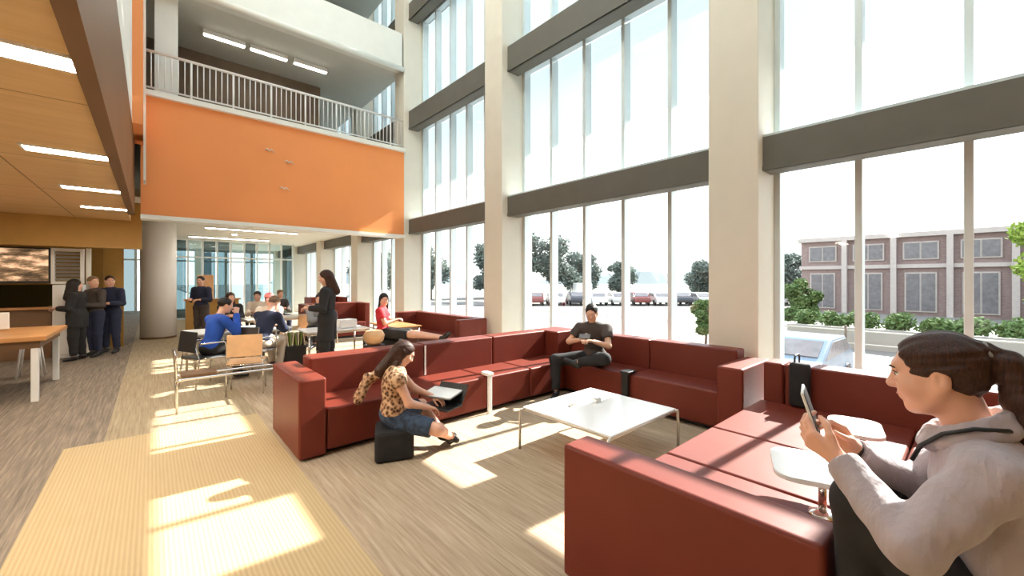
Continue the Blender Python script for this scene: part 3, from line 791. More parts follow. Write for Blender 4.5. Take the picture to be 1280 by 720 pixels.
        if fine:
            b = B(); tube(b, [L(q * .0195, .0855, .012), L(q * .026, .0890, .0185), L(q * .034, .0875, .0185), L(q * .042, .0800, .0125)], [.0012, .0024, .0026, .0012], 8); obj('eyelash', b, mats['hair'], body)
            b = B(); tube(b, [L(q * .020, .0850, .0185), L(q * .029, .0870, .0215), L(q * .041, .0800, .0185)], [.003, .004, .003], 8); obj('eyelid', b, mats['skin'], body, smooth=True)
    b = B(); tube(b, [L(-.024, .084, -.0545), L(-.012, .0925, -.052), L(0, .095, -.053), L(.012, .0925, -.052), L(.024, .084, -.0545)], [.001 * s, .0045 * s, .0045 * s, .0045 * s, .001 * s], 8)
    obj('lips', b, M['lips'], body)
    return body, J, Rh, L, RT
def seated(x, y, z0, yaw, lean=0, k=1.0, armf=.28, legd=1):
    """generic seated joints; yaw 0 faces +Y"""
    c, s_ = math.cos(yaw), math.sin(yaw)
    def T(p): return (x + (p[0] * c - p[1] * s_) * k, y + (p[0] * s_ + p[1] * c) * k, z0 + p[2] * k)
    l = lean
    j = dict(P=(0, 0, .10), N=(0, .02 + l * .5, .58), H=(0, .06 + l * .7, .745), SL=(-.175, .0 + l * .45, .53), SR=(.175, .0 + l * .45, .53),
             EL=(-.21, .12 + l * .5, .29), ER=(.21, .12 + l * .5, .29), WL=(-.09, armf, .34), WR=(.09, armf, .34), HL=(-.085, .03, .09), HR=(.085, .03, .09),
             KL=(-.12, .43, .10), KR=(.12, .43, .10), AL=(-.11, .43 + .05 * legd, -.34), AR=(.11, .43 - .08 * legd, -.34), TL=(-.12, .58 + .05 * legd, -.40), TR=(.12, .58 - .08 * legd, -.40))
    return {q: T(p) for q, p in j.items()}
def standing(x, y, yaw, k=1.0, armf=.22):
    c, s_ = math.cos(yaw), math.sin(yaw)
    def T(p): return (x + (p[0] * c - p[1] * s_) * k, y + (p[0] * s_ + p[1] * c) * k, p[2] * k)
    j = dict(P=(0, 0, .93), N=(0, 0, 1.41), H=(0, .03, 1.575), SL=(-.18, 0, 1.36), SR=(.18, 0, 1.36), EL=(-.23, .02, 1.09), ER=(.23, .02, 1.09),
             WL=(-.12, armf, 1.10), WR=(.12, armf, 1.12), HL=(-.09, 0, .90), HR=(.09, 0, .90), KL=(-.10, .02, .49), KR=(.10, .0, .49), AL=(-.11, 0, .09), AR=(.11, -.03, .09), TL=(-.13, .14, .03), TR=(.13, .11, .03))
    return {q: T(p) for q, p in j.items()}
def MT(top, bottom, hair='hairb', skin='skin', shoe='black'): return dict(top=M[top], bottom=M[bottom], hair=M[hair], skin=M[skin], shoe=M[shoe])
# ---- woman in the foreground
J = dict(P=(1.80, -.10, .60), N=(1.78, .00, 1.155), H=(1.78, .075, 1.315), SL=(1.60, -.03, 1.10), SR=(1.955, -.01, 1.10),
         EL=(1.50, .11, .90), ER=(1.94, .13, .88), WL=(1.625, .285, 1.035), WR=(1.80, .275, 1.02), HL=(1.71, -.07, .59), HR=(1.89, -.07, .59),
         KL=(1.70, .235, .885), KR=(1.87, .22, .84), AL=(1.74, .25, .52), AR=(1.90, .24, .52), TL=(1.90, .44, .475), TR=(2.1, .42, .475))
hc = {'L': ((.05, .6, .35), (.75, -.1, .5), -1, .75), 'R': ((-.25, .5, .75), (-.6, .4, -.2), 1, .7)}
body, J, Rh, L, RT = make_person('person in the foreground with dark ponytail and mauve grey jacket holding up a tablet', J, (0, 1, -.2),
    dict(top=M['jacket'], bottom=M['blackcloth'], hair=M['hairb'], skin=M['skin'], shoe=M['black']), v=.005, s=1.04, fine=True, hair='custom', handcfg=hc, wr=.0012)
# swept back hair with ponytail
F = Fld(L(0, 0, 0) - A((.2, .36, .42)), L(0, 0, 0) + A((.2, .2, .2)), .004)
F.ell(L(0, -.014, .038), A((.083, .100, .086)) * 1.04, .01, Rh)
F.ell(L(0, -.048, .010), A((.072, .064, .078)) * 1.04, .03, Rh)
F.carve(L(0, .118, .005), A((.100, .074, .100)) * 1.04, .014, Rh)
F.carve(L(0, .035, -.085), A((.13, .080, .085)) * 1.04, .012, Rh)
for q in (-1, 1):
    F.carve(L(q * .095, -.004, -.012), A((.034, .026, .038)), .006, Rh)
T0 = L(0, -.104, .050)
F.cone(L(0, -.075, .04), T0, .055, .026, .03)
pts = [T0, T0 + A((0, -.040, -.02)), T0 + A((-.005, -.066, -.10)), T0 + A((-.01, -.088, -.20)), T0 + A((-.012, -.12, -.30)), T0 + A((-.01, -.16, -.39))]
rr = [.026, .034, .043, .044, .036, .014]
for (a, b_, ra, rb) in zip(pts, pts[1:], rr, rr[1:]): F.cone(a, b_, ra, rb, .012)
F.wrinkle(.0028, 130, 9)
fobj('hair', F, M['hairb'], body)
b = B(); t = Vector([float(q) for q in (T0 + A((0, -.008, .002)))]); 
tb = B(); bmesh.ops.create_circle(tb, segments=20, radius=.030); 
ring = [t + Vector((.031 * math.cos(a), .012 * math.sin(a), .031 * math.sin(a))) for a in [2 * PI * k / 20 for k in range(21)]]; tb.free()
tube(b, ring, .006, 8); obj('hair_tie', b, M['greycloth'], body)
b = B(); band = [L(.0885 * math.cos(a), .032 + .012 * math.sin(a), .045 + .085 * math.sin(a)) for a in [PI * k / 24 for k in range(25)]]
tube(b, [p * 1.0 for p in band], .003, 6); b.free()
# hoodie collar and bag strap
F = Fld((1.55, -.2, 1.0), (2.0, .25, 1.35), .005)
for k in range(14):
    a = 2 * PI * k / 14; a2 = 2 * PI * (k + 1) / 14
    f = lambda a: A((1.78 + .078 * math.cos(a), .012 + .082 * math.sin(a), 1.185 - .045 * math.sin(a)))
    if 3 <= k % 14 <= 3: continue
    F.cone(f(a), f(a2), .017, .017, .01); F.cone(f(a) + A((.01 * math.cos(a), .01 * math.sin(a), -.03)), f(a2) + A((.01 * math.cos(a2), .01 * math.sin(a2), -.03)), .020, .020, .02)
fobj('collar', F, M['jacket'], body)
b = B(); tube(b, [(1.715, .125, 1.06), (1.692, .105, 1.115), (1.677, .06, 1.165), (1.675, .0, 1.195), (1.70, -.06, 1.20), (1.75, -.09, 1.18)], .006, 8); obj('strap', b, M['black'], body)
for q, (w_, e_) in (('L', (J['WL'], J['EL'])), ('R', (J['WR'], J['ER']))):
    d = unit(w_ - e_); b = B(); c = w_ - d * .022; tube(b, [c - d * .016, c + d * .012], .040, 20); obj('cuff', b, M['jacket'], body)
b = B(); tube(b, [J['WR'] - unit(J['WR'] - J['ER']) * .006, J['WR'] + unit(J['WR'] - J['ER']) * .004], .0335, 20); obj('bracelet', b, M['black'], body)
# tablet she holds
t = thing('tablet', 'thin pale tablet held upright in both hands of the foreground person', 'tablet', (1.71, .375, 1.14), 0, local=True)
t.rotation_euler = (math.radians(-17), 0, math.radians(12))
b = B(); box(b, -.075, .075, -.004, .004, -.075, .085, .0035); obj('case', b, M['whitem'], t)
b = B(); box(b, -.068, .068, -.0062, -.004, -.068, .078); obj('screen', b, M['black'], t)
# ---- girl on the floor
J = dict(P=(1.66, 3.55, .38), N=(1.71, 3.58, .76), H=(1.79, 3.575, .905), SL=(1.79, 3.73, .72), SR=(1.655, 3.425, .70), EL=(1.95, 3.68, .52), ER=(1.73, 3.36, .49),
         WL=(2.06, 3.50, .46), WR=(1.92, 3.36, .42), HL=(1.71, 3.62, .33), HR=(1.68, 3.47, .32), KL=(2.05, 3.72, .33), KR=(1.92, 3.18, .26), AL=(2.12, 3.42, .11), AR=(2.17, 3.36, .085), TL=(2.20, 3.30, .06), TR=(2.26, 3.44, .05))
g, J, Rg, Lg, _ = make_person('person sitting low against the long sofa in a leopard print top, long dark hair', J, (.80, -.30, -.62),
    MT('leopard', 'denim', 'hairb', 'skin', 'black'), v=.008, s=.94, hair='long', sleeve='none', bottom='shorts', hv=.007, fine=False, up=(.3, -.1, 1), hcurl=.5)
b = B(); prism(b, [(-.17, -.18), (.17, -.18), (.15, .18), (-.15, .18)], 0, .27, .03)
st = obj('floor_cushion', b, M['blackcloth'], None, (0, 0, 0)); st.location = (1.66, 3.53, 0); st.rotation_euler = (0, 0, -.37)
tag(st, 'black block cushion on the carpet under the person in leopard print', 'cushion')
t = thing('laptop', 'open black laptop on the lap of the person in leopard print', 'laptop', (2.10, 3.43, .37), -1.2, local=True)
b = B(); box(b, -.17, .17, -.12, .12, 0, .016, .004); o = obj('keyboard_base', b, M['black'], t); 
b = B(); rbox(b, (0, .17, .085), (.34, .23, .010), 0, .003, .95); obj('screen_lid', b, M['black'], t)
t2 = thing('book', 'large white open sheet book resting on the black laptop', 'book', (2.16, 3.50, .485), -1.15, local=True)
b = B(); rbox(b, (0, 0, 0), (.34, .25, .008), 0, .002, .10); obj('page', b, M['white'], t2)
b = B(); rbox(b, (0, 0, -.009), (.35, .26, .006), 0, .002, .10); obj('cover', b, M['greycloth'], t2)
# shawl lying on the seat behind her shoulder
F = Fld((1.35, 3.5, .3), (1.85, 4.2, .85), .009)
for a, b_, r in (((1.70, 3.72, .74), (1.56, 3.84, .66), .05), ((1.56, 3.84, .66), (1.48, 3.86, .52), .05), ((1.48, 3.86, .52), (1.46, 3.84, .47), .045)): F.cone(a, b_, r, r * .9, .03)
F.wrinkle(.008, 50, 3); tag(fobj('shawl', F, M['leopard'], None, (1.5, 3.8, .43)), 'leopard print shawl over the seat edge behind the person on the floor', 'shawl')
# ---- man on the corner seat
J0 = dict(P=(4.64, 3.40, .54), N=(4.55, 3.37, 1.00), H=(4.50, 3.35, 1.155), SL=(4.64, 3.20, .945), SR=(4.50, 3.55, .945), EL=(4.50, 3.08, .74), ER=(4.38, 3.64, .75),
         WL=(4.33, 3.17, .80), WR=(4.30, 3.40, .80), HL=(4.60, 3.32, .52), HR=(4.58, 3.50, .52), KL=(4.34, 3.02, .60), KR=(4.20, 3.74, .50), AL=(4.16, 3.33, .53), AR=(4.13, 3.66, .09), TL=(4.08, 3.44, .56), TR=(4.00, 3.60, .04))
J = {k: (p[0] - .04, p[1] + .08, p[2]) for k, p in J0.items()}
m, J, Rm, Lm, RTm = make_person('person in a dark short sleeved shirt on the sofa corner, looking down at a phone', J, (-.80, -.42, -.42),
    MT('charcloth', 'blackcloth', 'hairk', 'skind', 'black'), v=.009, s=.98, hair='short', sleeve='short', bottom='trousers', hv=.008, up=(-.4, -.2, 1))
fr = lerp(J['P'], J['N'], .62) + RTm @ A((.0, .128, 0))
for (dx, dz, r, nm) in ((.06, .05, .035, 'shirt_print'), (-.05, -.02, .028, 'shirt_print')):
    c = fr + RTm @ A((dx, 0, dz)); b = B(); t = B(); bmesh.ops.create_uvsphere(t, u_segments=16, v_segments=8, radius=r)
    mm = Matrix(((*[float(q) for q in RTm[0]], float(c[0])), (*[float(q) for q in RTm[1]], float(c[1])), (*[float(q) for q in RTm[2]], float(c[2])), (0, 0, 0, 1))) @ Matrix.Diagonal((1, .22, 1, 1))
    merge(b, t, mm); obj(nm, b, M['creamcloth'], m, smooth=True)
t = thing('phone', 'small dark phone in the hands of the person on the corner seat', 'phone', (4.23, 3.365, .865), 1.1, local=True); t.rotation_euler = (.6, 0, 2.05)
b = B(); box(b, -.075, .075, -.005, .005, -.036, .036, .004); obj('case', b, M['black'], t); b = B(); box(b, -.07, .07, .005, .0065, -.032, .032); obj('screen', b, M['bwin'], t)
# ------------------------------------------------------------------ furniture of the hall
def chair(x, y, rz, label, group=None, arms=False, mat='beige'):
    t = thing('chair', label, 'chair', (x, y, 0), rz, group, local=True)
    b = B(); rbox(b, (0, 0, .445), (.44, .43, .022), 0, .01); obj('seat', b, M[mat], t)
    b = B(); rbox(b, (0, -.23, .69), (.42, .02, .30), 0, .009, -.14); obj('backrest', b, M[mat], t)
    for sx in (-1, 1):
        b = B(); tube(b, bez([(sx * .215, .20, 0), (sx * .215, .19, .43), (sx * .215, -.15, .435)]), .011, 8); obj('leg', b, M['chrome'], t)
        b = B(); tube(b, bez([(sx * .215, -.24, 0), (sx * .215, -.19, .43), (sx * .17, -.225, .62)]), .011, 8); obj('leg', b, M['chrome'], t)
        if arms:
            b = B(); tube(b, bez([(sx * .235, .18, .43), (sx * .24, .16, .66), (sx * .24, -.2, .66)]), .012, 8); obj('armrest', b, M['chrome'], t)
    for yy in (-.20, .18):
        b = B(); tube(b, [(-.215, yy, .42), (.215, yy, .42)], .01, 8); obj('crossbar', b, M['chrome'], t)
    return t
def table(x, y, rz, lx, ly, h, label, mat='white', group=None):
    t = thing('table', label, 'table', (x, y, 0), rz, group, local=True)
    b = B(); rbox(b, (0, 0, h - .015), (lx, ly, .03), 0, .006); obj('tabletop', b, M[mat], t)
    for sx in (-1, 1):
        for sy in (-1, 1):
            b = B(); tube(b, [(sx * (lx / 2 - .05), sy * (ly / 2 - .05), 0), (sx * (lx / 2 - .05), sy * (ly / 2 - .05), h - .03)], .018, 8); obj('leg', b, M['chrome'], t)
    b = B(); rbox(b, (0, 0, h - .05), (lx - .1, ly - .1, .035)); obj('apron', b, M['steel'], t)
    return t
chair(1.02, 6.92, -.25, 'plywood chair with chrome legs seen from behind, just left of the long red sofa')
chair(.60, 7.76, -1.15, 'chrome armed chair under the person in the royal blue top', arms=True, mat='black')
chair(1.30, 7.93, -.8, 'chair under the leaning person in navy with cream trousers', arms=True, mat='charcloth')
chair(1.9, 9.95, 2.9, 'chair of the person wearing the pink cap in the hall')
chair(2.62, 9.5, 3.4, 'chair right of the pink capped person in the hall')
table(1.18, 8.75, .1, 1.5, .8, .73, 'pale table between the seated people left of the red sofa')
table(2.55, 7.95, 0, 1.1, .7, .70, 'white table right behind the standing person in black')
table(2.3, 10.9, .1, 1.6, .8, .73, 'grey table farther back in the hall near the pink capped person', 'steel')
b = B(); rbox(b, (2.72, 7.8, .79), (.34, .22, .15), .2, .012); tag(obj('paper_box', b, M['white'], None, (2.72, 7.8, .715)), 'white box of papers on the table behind the standing person', 'box')
for k, (x, y) in enumerate(((2.15, 8.62), (2.24, 8.70), (2.30, 8.58))):
    pass
t = thing('magazine_rack', 'dark low stand of yellowish papers beside the standing person', 'rack', (1.98, 8.2, 0))
b = B(); box(b, 1.78, 2.12, 8.1, 8.34, 0, .42, .01); obj('stand', b, M['black'], t)
for k in range(7):
    b = B(); rbox(b, (1.81 + .045 * k, 8.2, .53), (.012, .2, .24), 0, 0, 0, .12 * ((k % 3) - 1)); obj('paper', b, M['leafb'] if k % 2 else M['creamcloth'], t)
# chrome bench frame in front of the seated group
t = thing('bench', 'low chrome framed bench with small brown seat before the plywood chair', 'bench', (.76, 6.44, 0))
b = B()
for y in (6.28, 6.60):
    for (x0, x1) in ((.22, 1.30),):
        tube(b, bez([(x0, y, 0), (x0, y, .40), (x1, y, .40), (x1, y, 0)]), .014, 8)
for x in (.22, 1.30): tube(b, [(x, 6.28, .40), (x, 6.60, .40)], .012, 8)
obj('frame', b, M['chrome'], t)
b = B(); box(b, .26, .62, 6.30, 6.58, .414, .45, .012); obj('seat', b, M['fascia'], t)
b = B(); tube(b, bez([(.22, 6.28, .4), (.20, 6.28, .74), (.20, 6.60, .74), (.22, 6.60, .4)]), .014, 8); obj('armrest', b, M['chrome'], t)
# booths
def booth(label, x0, x1, y0, y1, face, h=.86, arms=True):
    t = thing('booth_sofa', label, 'sofa', ((x0 + x1) / 2, (y0 + y1) / 2, 0))
    if face == '-X':
        cushion('seat', t, x0, x1 - .22, y0 + .16, y1 - .16, .06, .43); cushion('backrest', t, x1 - .22, x1, y0 + .16, y1 - .16, .06, h)
        for a, c in ((y0, y0 + .16), (y1 - .16, y1)): cushion('side_panel', t, x0 + .1, x1, a, c, .03, h)
    else:
        cushion('seat', t, x0 + .16, x1 - .16, y0, y1 - .22, .06, .43); cushion('backrest', t, x0 + .16, x1 - .16, y1 - .22, y1, .06, h)
        for a, c in ((x0, x0 + .16), (x1 - .16, x1)): cushion('side_panel', t, a, c, y0 + .1, y1, .03, h)
    b = B(); box(b, x0 + .05, x1 - .05, y0 + .05, y1 - .05, 0, .08); obj('plinth', b, M['black'], t)
    return t
booth('curved backed red booth by the windows behind the long sofa', 4.35, 5.15, 6.6, 9.4, '-X', .82)
booth('red booth sofa deeper in the hall right of the standing person', 3.0, 4.7, 11.4, 12.3, '-Y', .95)
booth('farthest red booth sofa beside the pale square column', 4.0, 5.2, 14.6, 15.6, '-Y', 1.0)
table(3.9, 8.2, 0, .6, 1.2, .66, 'dark table in front of the curved red booth', 'counter')
# orange low partition and service desk beside the round column
t = thing('service_desk', 'low orange brown desk wall right of the round column', 'desk', (1.0, 15.2, 0))
pbox('panel', t, 'mustard', .72, 2.0, 15.0, 15.25, 0, 1.0); pbox('desktop', t, 'counter', .68, 2.05, 14.95, 15.3, 1.0, 1.04); 
b = B(); box(b, 1.0, 1.38, 15.05, 15.2, 1.04, 1.75, .02); tag(obj('notice_board', b, M['beige'], None, (1.2, 15.1, 1.04)), 'pale orange board standing on the low desk in the hall', 'board')
# left cafe corner
t = thing('bar_table', 'long orange brown bar table with white legs at the far left', 'table', (-2.2, 9.0, 0))
pbox('tabletop', t, 'counter', -3.6, -1.05, 8.1, 9.9, .80, .86, bev=.01); pbox('apron', t, 'fascia', -3.5, -1.12, 8.2, 9.8, .70, .80)
for (x, y) in ((-1.16, 8.2), (-1.16, 9.75), (-2.3, 8.2), (-2.3, 9.75), (-3.5, 8.2)):
    b = B(); box(b, x - .035, x + .035, y - .035, y + .035, 0, .70, .006); obj('leg', b, M['whitem'], t)
t = thing('stool', 'pale stool tucked at the right end of the bar table', 'stool', (-1.5, 10.3, 0))
b = B(); lathe(b, -1.5, 10.3, [(.17, .60), (.19, .615), (.18, .64)], 24); obj('seat', b, M['whitem'], t)
for k in range(4):
    a = PI / 4 + k * PI / 2; b = B(); tube(b, [(-1.5 + .12 * math.cos(a), 10.3 + .12 * math.sin(a), .6), (-1.5 + .2 * math.cos(a), 10.3 + .2 * math.sin(a), 0)], .014, 8); obj('leg', b, M['whitem'], t)
t = thing('monitor', 'white back of a screen standing on the bar table', 'monitor', (-1.75, 9.1, .86))
b = B(); rbox(b, (-1.75, 9.1, 1.02), (.44, .03, .24), .1, .008, .15); obj('screen', b, M['whitem'], t); b = B(); box(b, -1.8, -1.7, 9.12, 9.22, .861, .93, .004); obj('stand', b, M['whitem'], t)
t = thing('cabinet', 'tall white cabinet under the louvred panel at the cafe', 'cabinet', (-1.35, 12.6, 0))
pbox('body', t, 'whitem', -1.52, -1.10, 12.35, 13.0, 0, 1.50, bev=.01); pbox('door', t, 'whitem', -1.50, -1.12, 12.33, 12.35, .08, 1.46, bev=.004)
b = B(); tube(b, [(-1.16, 12.31, .7), (-1.16, 12.31, .95)], .01, 8); obj('handle', b, M['chrome'], t)
t = thing('louvre_panel', 'grey louvred vent panel with white frame above the white cabinet', 'vent panel', (-1.33, 12.4, 1.52))
b = B(); box(b, -1.54, -1.49, 12.36, 12.5, 1.52, 2.25); box(b, -1.13, -1.08, 12.36, 12.5, 1.52, 2.25); box(b, -1.49, -1.13, 12.36, 12.5, 2.19, 2.25); box(b, -1.49, -1.13, 12.36, 12.5, 1.52, 1.57); obj('frame', b, M['whitem'], t)
for k in range(8):
    b = B(); rbox(b, (-1.31, 12.43, 1.62 + .075 * k), (.36, .09, .012), 0, 0, .5); obj('slat', b, M['steel'], t)
t = thing('menu_board', 'wide glowing brown and peach printed panel above the cafe counter', 'sign', (-2.9, 12.4, 1.55))
pbox('panel', t, 'menu', -4.6, -1.58, 12.38, 12.42, 1.58, 2.22); pbox('frame', t, 'black', -4.65, -1.555, 12.42, 12.48, 1.54, 2.25)
t = thing('cafe_counter', 'dark cafe counter with glass display behind the bar table', 'counter', (-3.2, 13.0, 0))
pbox('body', t, 'fascia', -4.8, -1.56, 12.6, 13.3, 0, 1.0); pbox('worktop', t, 'counter', -4.85, -1.56, 12.5, 13.35, 1.0, 1.05)
b = B(); box(b, -4.7, -1.6, 12.65, 13.2, 1.05, 1.5, .01); obj('display_glass', b, M['teal'], t)
sbox('wall_cafe_back', LX, -.95, 15.0, 15.15, 0, 3.25, mat='mustard')
sbox('trim_cafe', -1.04, -.97, 12.3, 12.4, 0, 2.26, mat='paint', label='white door post beside the white cabinet')
sbox('wall_cafe_side', -.86, -.52, 13.6, 13.75, 0, 3.25, mat='mustard')
# ------------------------------------------------------------------ people farther back
lb = lambda *a: make_person(*a[0], **a[1])
J = standing(2.18, 7.10, 1.05, 1.04, .24)
make_person('person standing in a long black coat with long brown hair behind the red sofa', J, (-.85, .35, -.3), MT('blackcloth', 'blackcloth', 'hairb'), v=.012, hair='long', coat=.75, hv=.011, s=1.02)
J = seated(.66, 7.80, .45, -1.15, .25, 1.0, .22)
J['WR'] = tuple(A(J['H']) + A((.15, .02, -.13))); J['ER'] = tuple(A(J['SR']) + A((.16, .0, -.20)))
make_person('seated person in a royal blue and black top raising one hand to the face', J, (.9, .1, -.25), MT('bluecloth', 'blackcloth', 'hairk'), v=.012, hair='short', hv=.011, group=None)
J = seated(1.36, 7.98, .45, -.8, .45, 1.0, .30)
make_person('seated person leaning forward in a navy top and cream trousers', J, (.75, .5, -.5), MT('navycloth', 'creamcloth', 'hairg'), v=.012, hair='short', hv=.011)
J = seated(1.86, 9.85, .45, 2.9, .1, 1.0, .30)
p, J, R_, L_, _ = make_person('seated person in a cream top wearing a pink cap facing the camera', J, (-.2, -.9, -.35), MT('creamcloth', 'charcloth', 'hairk'), v=.013, hair='short', hv=.012)
F = Fld(J['H'] - .2, J['H'] + .25, .009); F.ell(L_(0, -.012, .065), (.092, .112, .075), .01, R_); F.cut((0, 0, -1), L_(0, 0, .05)); F.ell(L_(0, .11, .052), (.065, .055, .010), .01, R_); fobj('cap', F, M['pinkcloth'], p)
J = seated(2.62, 9.4, .45, 3.4, .2, 1.0, .28)
make_person('seated person in a grey top and dark hair right of the pink cap wearer', J, (-.5, -.8, -.3), MT('greycloth', 'blackcloth', 'hairk'), v=.013, hair='short', hv=.012)
J = seated(1.35, 11.4, .45, 3.1, .1, 1.0, .28)
make_person('seated person in a black top far behind the two men at the pale table', J, (.2, -.9, -.2), MT('blackcloth', 'greycloth', 'hairb'), v=.014, hair='long', hv=.013)
chair(1.35, 11.45, 3.1, 'chair of the long haired person in black far behind the pale table')
for (x, y, ya, lbl, mt, hr) in ((2.05, 12.2, 2.8, 'far seated person in a cream top behind the grey table, short hair', ('creamcloth', 'charcloth', 'hairk'), 'short'),
        (3.15, 10.5, 2.2, 'far seated person in brown top near the red booth, long hair', ('browncloth', 'blackcloth', 'hairb'), 'long'),
        (2.75, 13.4, 3.3, 'farthest seated person in the hall, dark top and light brown hair', ('charcloth', 'navycloth', 'hairg'), 'short')):
    make_person(lbl, seated(x, y, .45, ya, .1, 1.0, .28), (-math.sin(ya), math.cos(ya), -.3), MT(*mt), v=.015, hair=hr, hv=.014)
    chair(x, y + .05, ya, 'chair carrying the ' + ' '.join(lbl.split(',')[0].split()[:8]), mat='charcloth')
J = standing(.95, 13.2, 2.4, 1.0, .2)
make_person('person in dark navy standing by the low orange brown desk', J, (-.4, -.8, -.1), MT('navycloth', 'charcloth', 'hairk'), v=.014, hair='short', hv=.013)
J = seated(3.42, 7.75, .47, -2.2, -.05, 1.0, .26)
J.update(KL=(3.85, 7.2, .56), KR=(3.72, 7.05, .56), AL=(4.12, 6.62, .52), AR=(4.02, 6.55, .52), TL=(4.18, 6.52, .60), TR=(4.08, 6.45, .60))
make_person('person in a bright red top with bare legs stretched out towards the red booth', J, (-.1, -.9, -.3), MT('redcloth', 'blackcloth', 'hairk'), v=.012, hair='long', hv=.011, sleeve='short', bottom='shorts')
t = thing('ottoman', 'black ottoman under the person with the red top', 'ottoman', (3.45, 7.8, 0))
b = B(); box(b, 3.15, 3.75, 7.5, 8.1, .04, .44, .03, 3); obj('seat', b, M['blackcloth'], t, smooth=True); b = B(); box(b, 3.2, 3.7, 7.55, 8.05, 0, .05); obj('base', b, M['black'], t)
t = thing('ottoman', 'low red footstool under the outstretched bare feet', 'ottoman', (4.02, 6.7, 0))
b = B(); box(b, 3.72, 4.30, 6.40, 6.98, .04, .43, .03, 3); obj('seat', b, M['leather'], t, smooth=True); b = B(); box(b, 3.78, 4.24, 6.46, 6.92, 0, .05); obj('base', b, M['black'], t)
b = B(); t_ = B(); lathe(t_, 0, 0, [(.10, -.12), (.17, -.04), (.19, .05), (.15, .13), (.13, .14)], 20); merge(b, t_, Matrix.Translation((3.12, 7.30, .62)))
hb = obj('straw_bag', b, M['beige'], None, (3.12, 7.30, .5)); tag(hb, 'round pale straw bag held before the person in the red top', 'bag')
hb.location = (3.02, 7.22, .425)
t = thing('stool', 'small side stool carrying the round straw bag', 'stool', (3.02, 7.22, 0))
b = B(); lathe(b, 3.02, 7.22, [(.18, .38), (.19, .40), (.19, .425)], 24); obj('seat', b, M['black'], t)
b = B(); lathe(b, 3.02, 7.22, [(.14, 0), (.13, .02), (.02, .03), (.02, .38)], 20); obj('pedestal', b, M['chrome'], t)
for (x, y, ya, k, lbl, mt, hr, lk_) in ((-.68, 12.55, 2.6, 1.0, 'standing person in navy jacket with bare head, right one of the left trio', ('navycloth', 'navycloth', 'hairb'), 'short', (.2, -.9, -.1)),
        (-.90, 12.2, 2.2, .99, 'standing person in black with light hair, middle of the trio by the cabinet', ('charcloth', 'navycloth', 'hairg'), 'short', (.5, -.8, -.1)),
        (-1.12, 11.82, 1.2, .95, 'standing person in a black coat, left one nearest the white cabinet', ('blackcloth', 'blackcloth', 'hairk'), 'long', (.7, .4, -.1))):
    make_person(lbl, standing(x, y, ya, k, .26), lk_, MT(*mt), v=.014, hair=hr, hv=.013, coat=.5 if hr == 'long' else None)
# ------------------------------------------------------------------ OUTSIDE
GZ = -1.2
b = B(); box(b, 6.15, 260, -150, 300, GZ - .3, GZ); struct('ground_outside', b, M['ground'])
b = B(); box(b, 6.15, 7.2, -20, 40, GZ, -.06); struct('terrace_kerb', b, M['concrete'])
b = B(); box(b, 12.5, 18.0, -60, 9, GZ, GZ + .015); struct('service_road', b, M['asphalt'])
b = B(); box(b, 26, 27.5, -20, 160, GZ, GZ + .015); struct('lot_lane', b, M['asphalt'])
def leaves(balls, n, size, seed):
    r = random.Random(seed); b = B(); tot = sum(q[1] ** 2 for q in balls)
    for c_, rad in balls:
        for i in range(int(n * rad * rad / tot)):
            d = Vector((r.gauss(0, 1), r.gauss(0, 1), r.gauss(0, 1))).normalized() * rad * r.uniform(.45, 1.05)
            p = Vector(c_) + Vector((d.x, d.y, d.z * .85)); u = Vector((r.gauss(0, 1), r.gauss(0, 1), r.gauss(0, 1))).normalized(); w_ = u.orthogonal().normalized(); s_ = size * r.uniform(.6, 1.4)
            b.faces.new([b.verts.new(p + u * s_), b.verts.new(p + w_ * s_ * .6 + u.cross(w_) * s_ * .15), b.verts.new(p - u * s_), b.verts.new(p - w_ * s_ * .6 + u.cross(w_) * s_ * .15)])
    return b
# planter wall, hedge, railing
b = B(); box(b, 21.5, 21.75, -60, 5.6, GZ, -.36); struct('planter_wall', b, M['concrete'], label='long pale planter wall under the hedge')
rnd = random.Random(11)
for k in range(17):
    y = 5.0 - k * 1.0
    b = leaves([((22.4 + rnd.uniform(-.1, .2), y + rnd.uniform(-.3, .3), -.15 + rnd.uniform(-.1, .12)), rnd.uniform(.34, .46)) for q in range(4)], 620, .085, k)
    tube(b, [(22.4, y, GZ), (22.4, y, -.1)], .03, 6)
    tag(obj('shrub', b, M['leafm'], None, (22.4, y, GZ)), 'leafy green shrub in the hedge row along the pale planter wall', 'shrub', 'hedge shrubs on the planter wall')
t = thing('railing', 'grey metal street railing before the pale planter wall', 'railing', (19.5, 0, GZ))
b = B(); tube(b, [(19.5, -30, -.28), (19.5, 5.6, -.28)], .03, 8); tube(b, [(19.5, -30, -.75), (19.5, 5.6, -.75)], .02, 8); obj('rail', b, M['steel'], t)
for k in range(15):
    b = B(); tube(b, [(19.5, 5.5 - 2.3 * k, GZ), (19.5, 5.5 - 2.3 * k, -.1)], .04, 8); obj('post', b, M['bark'], t)
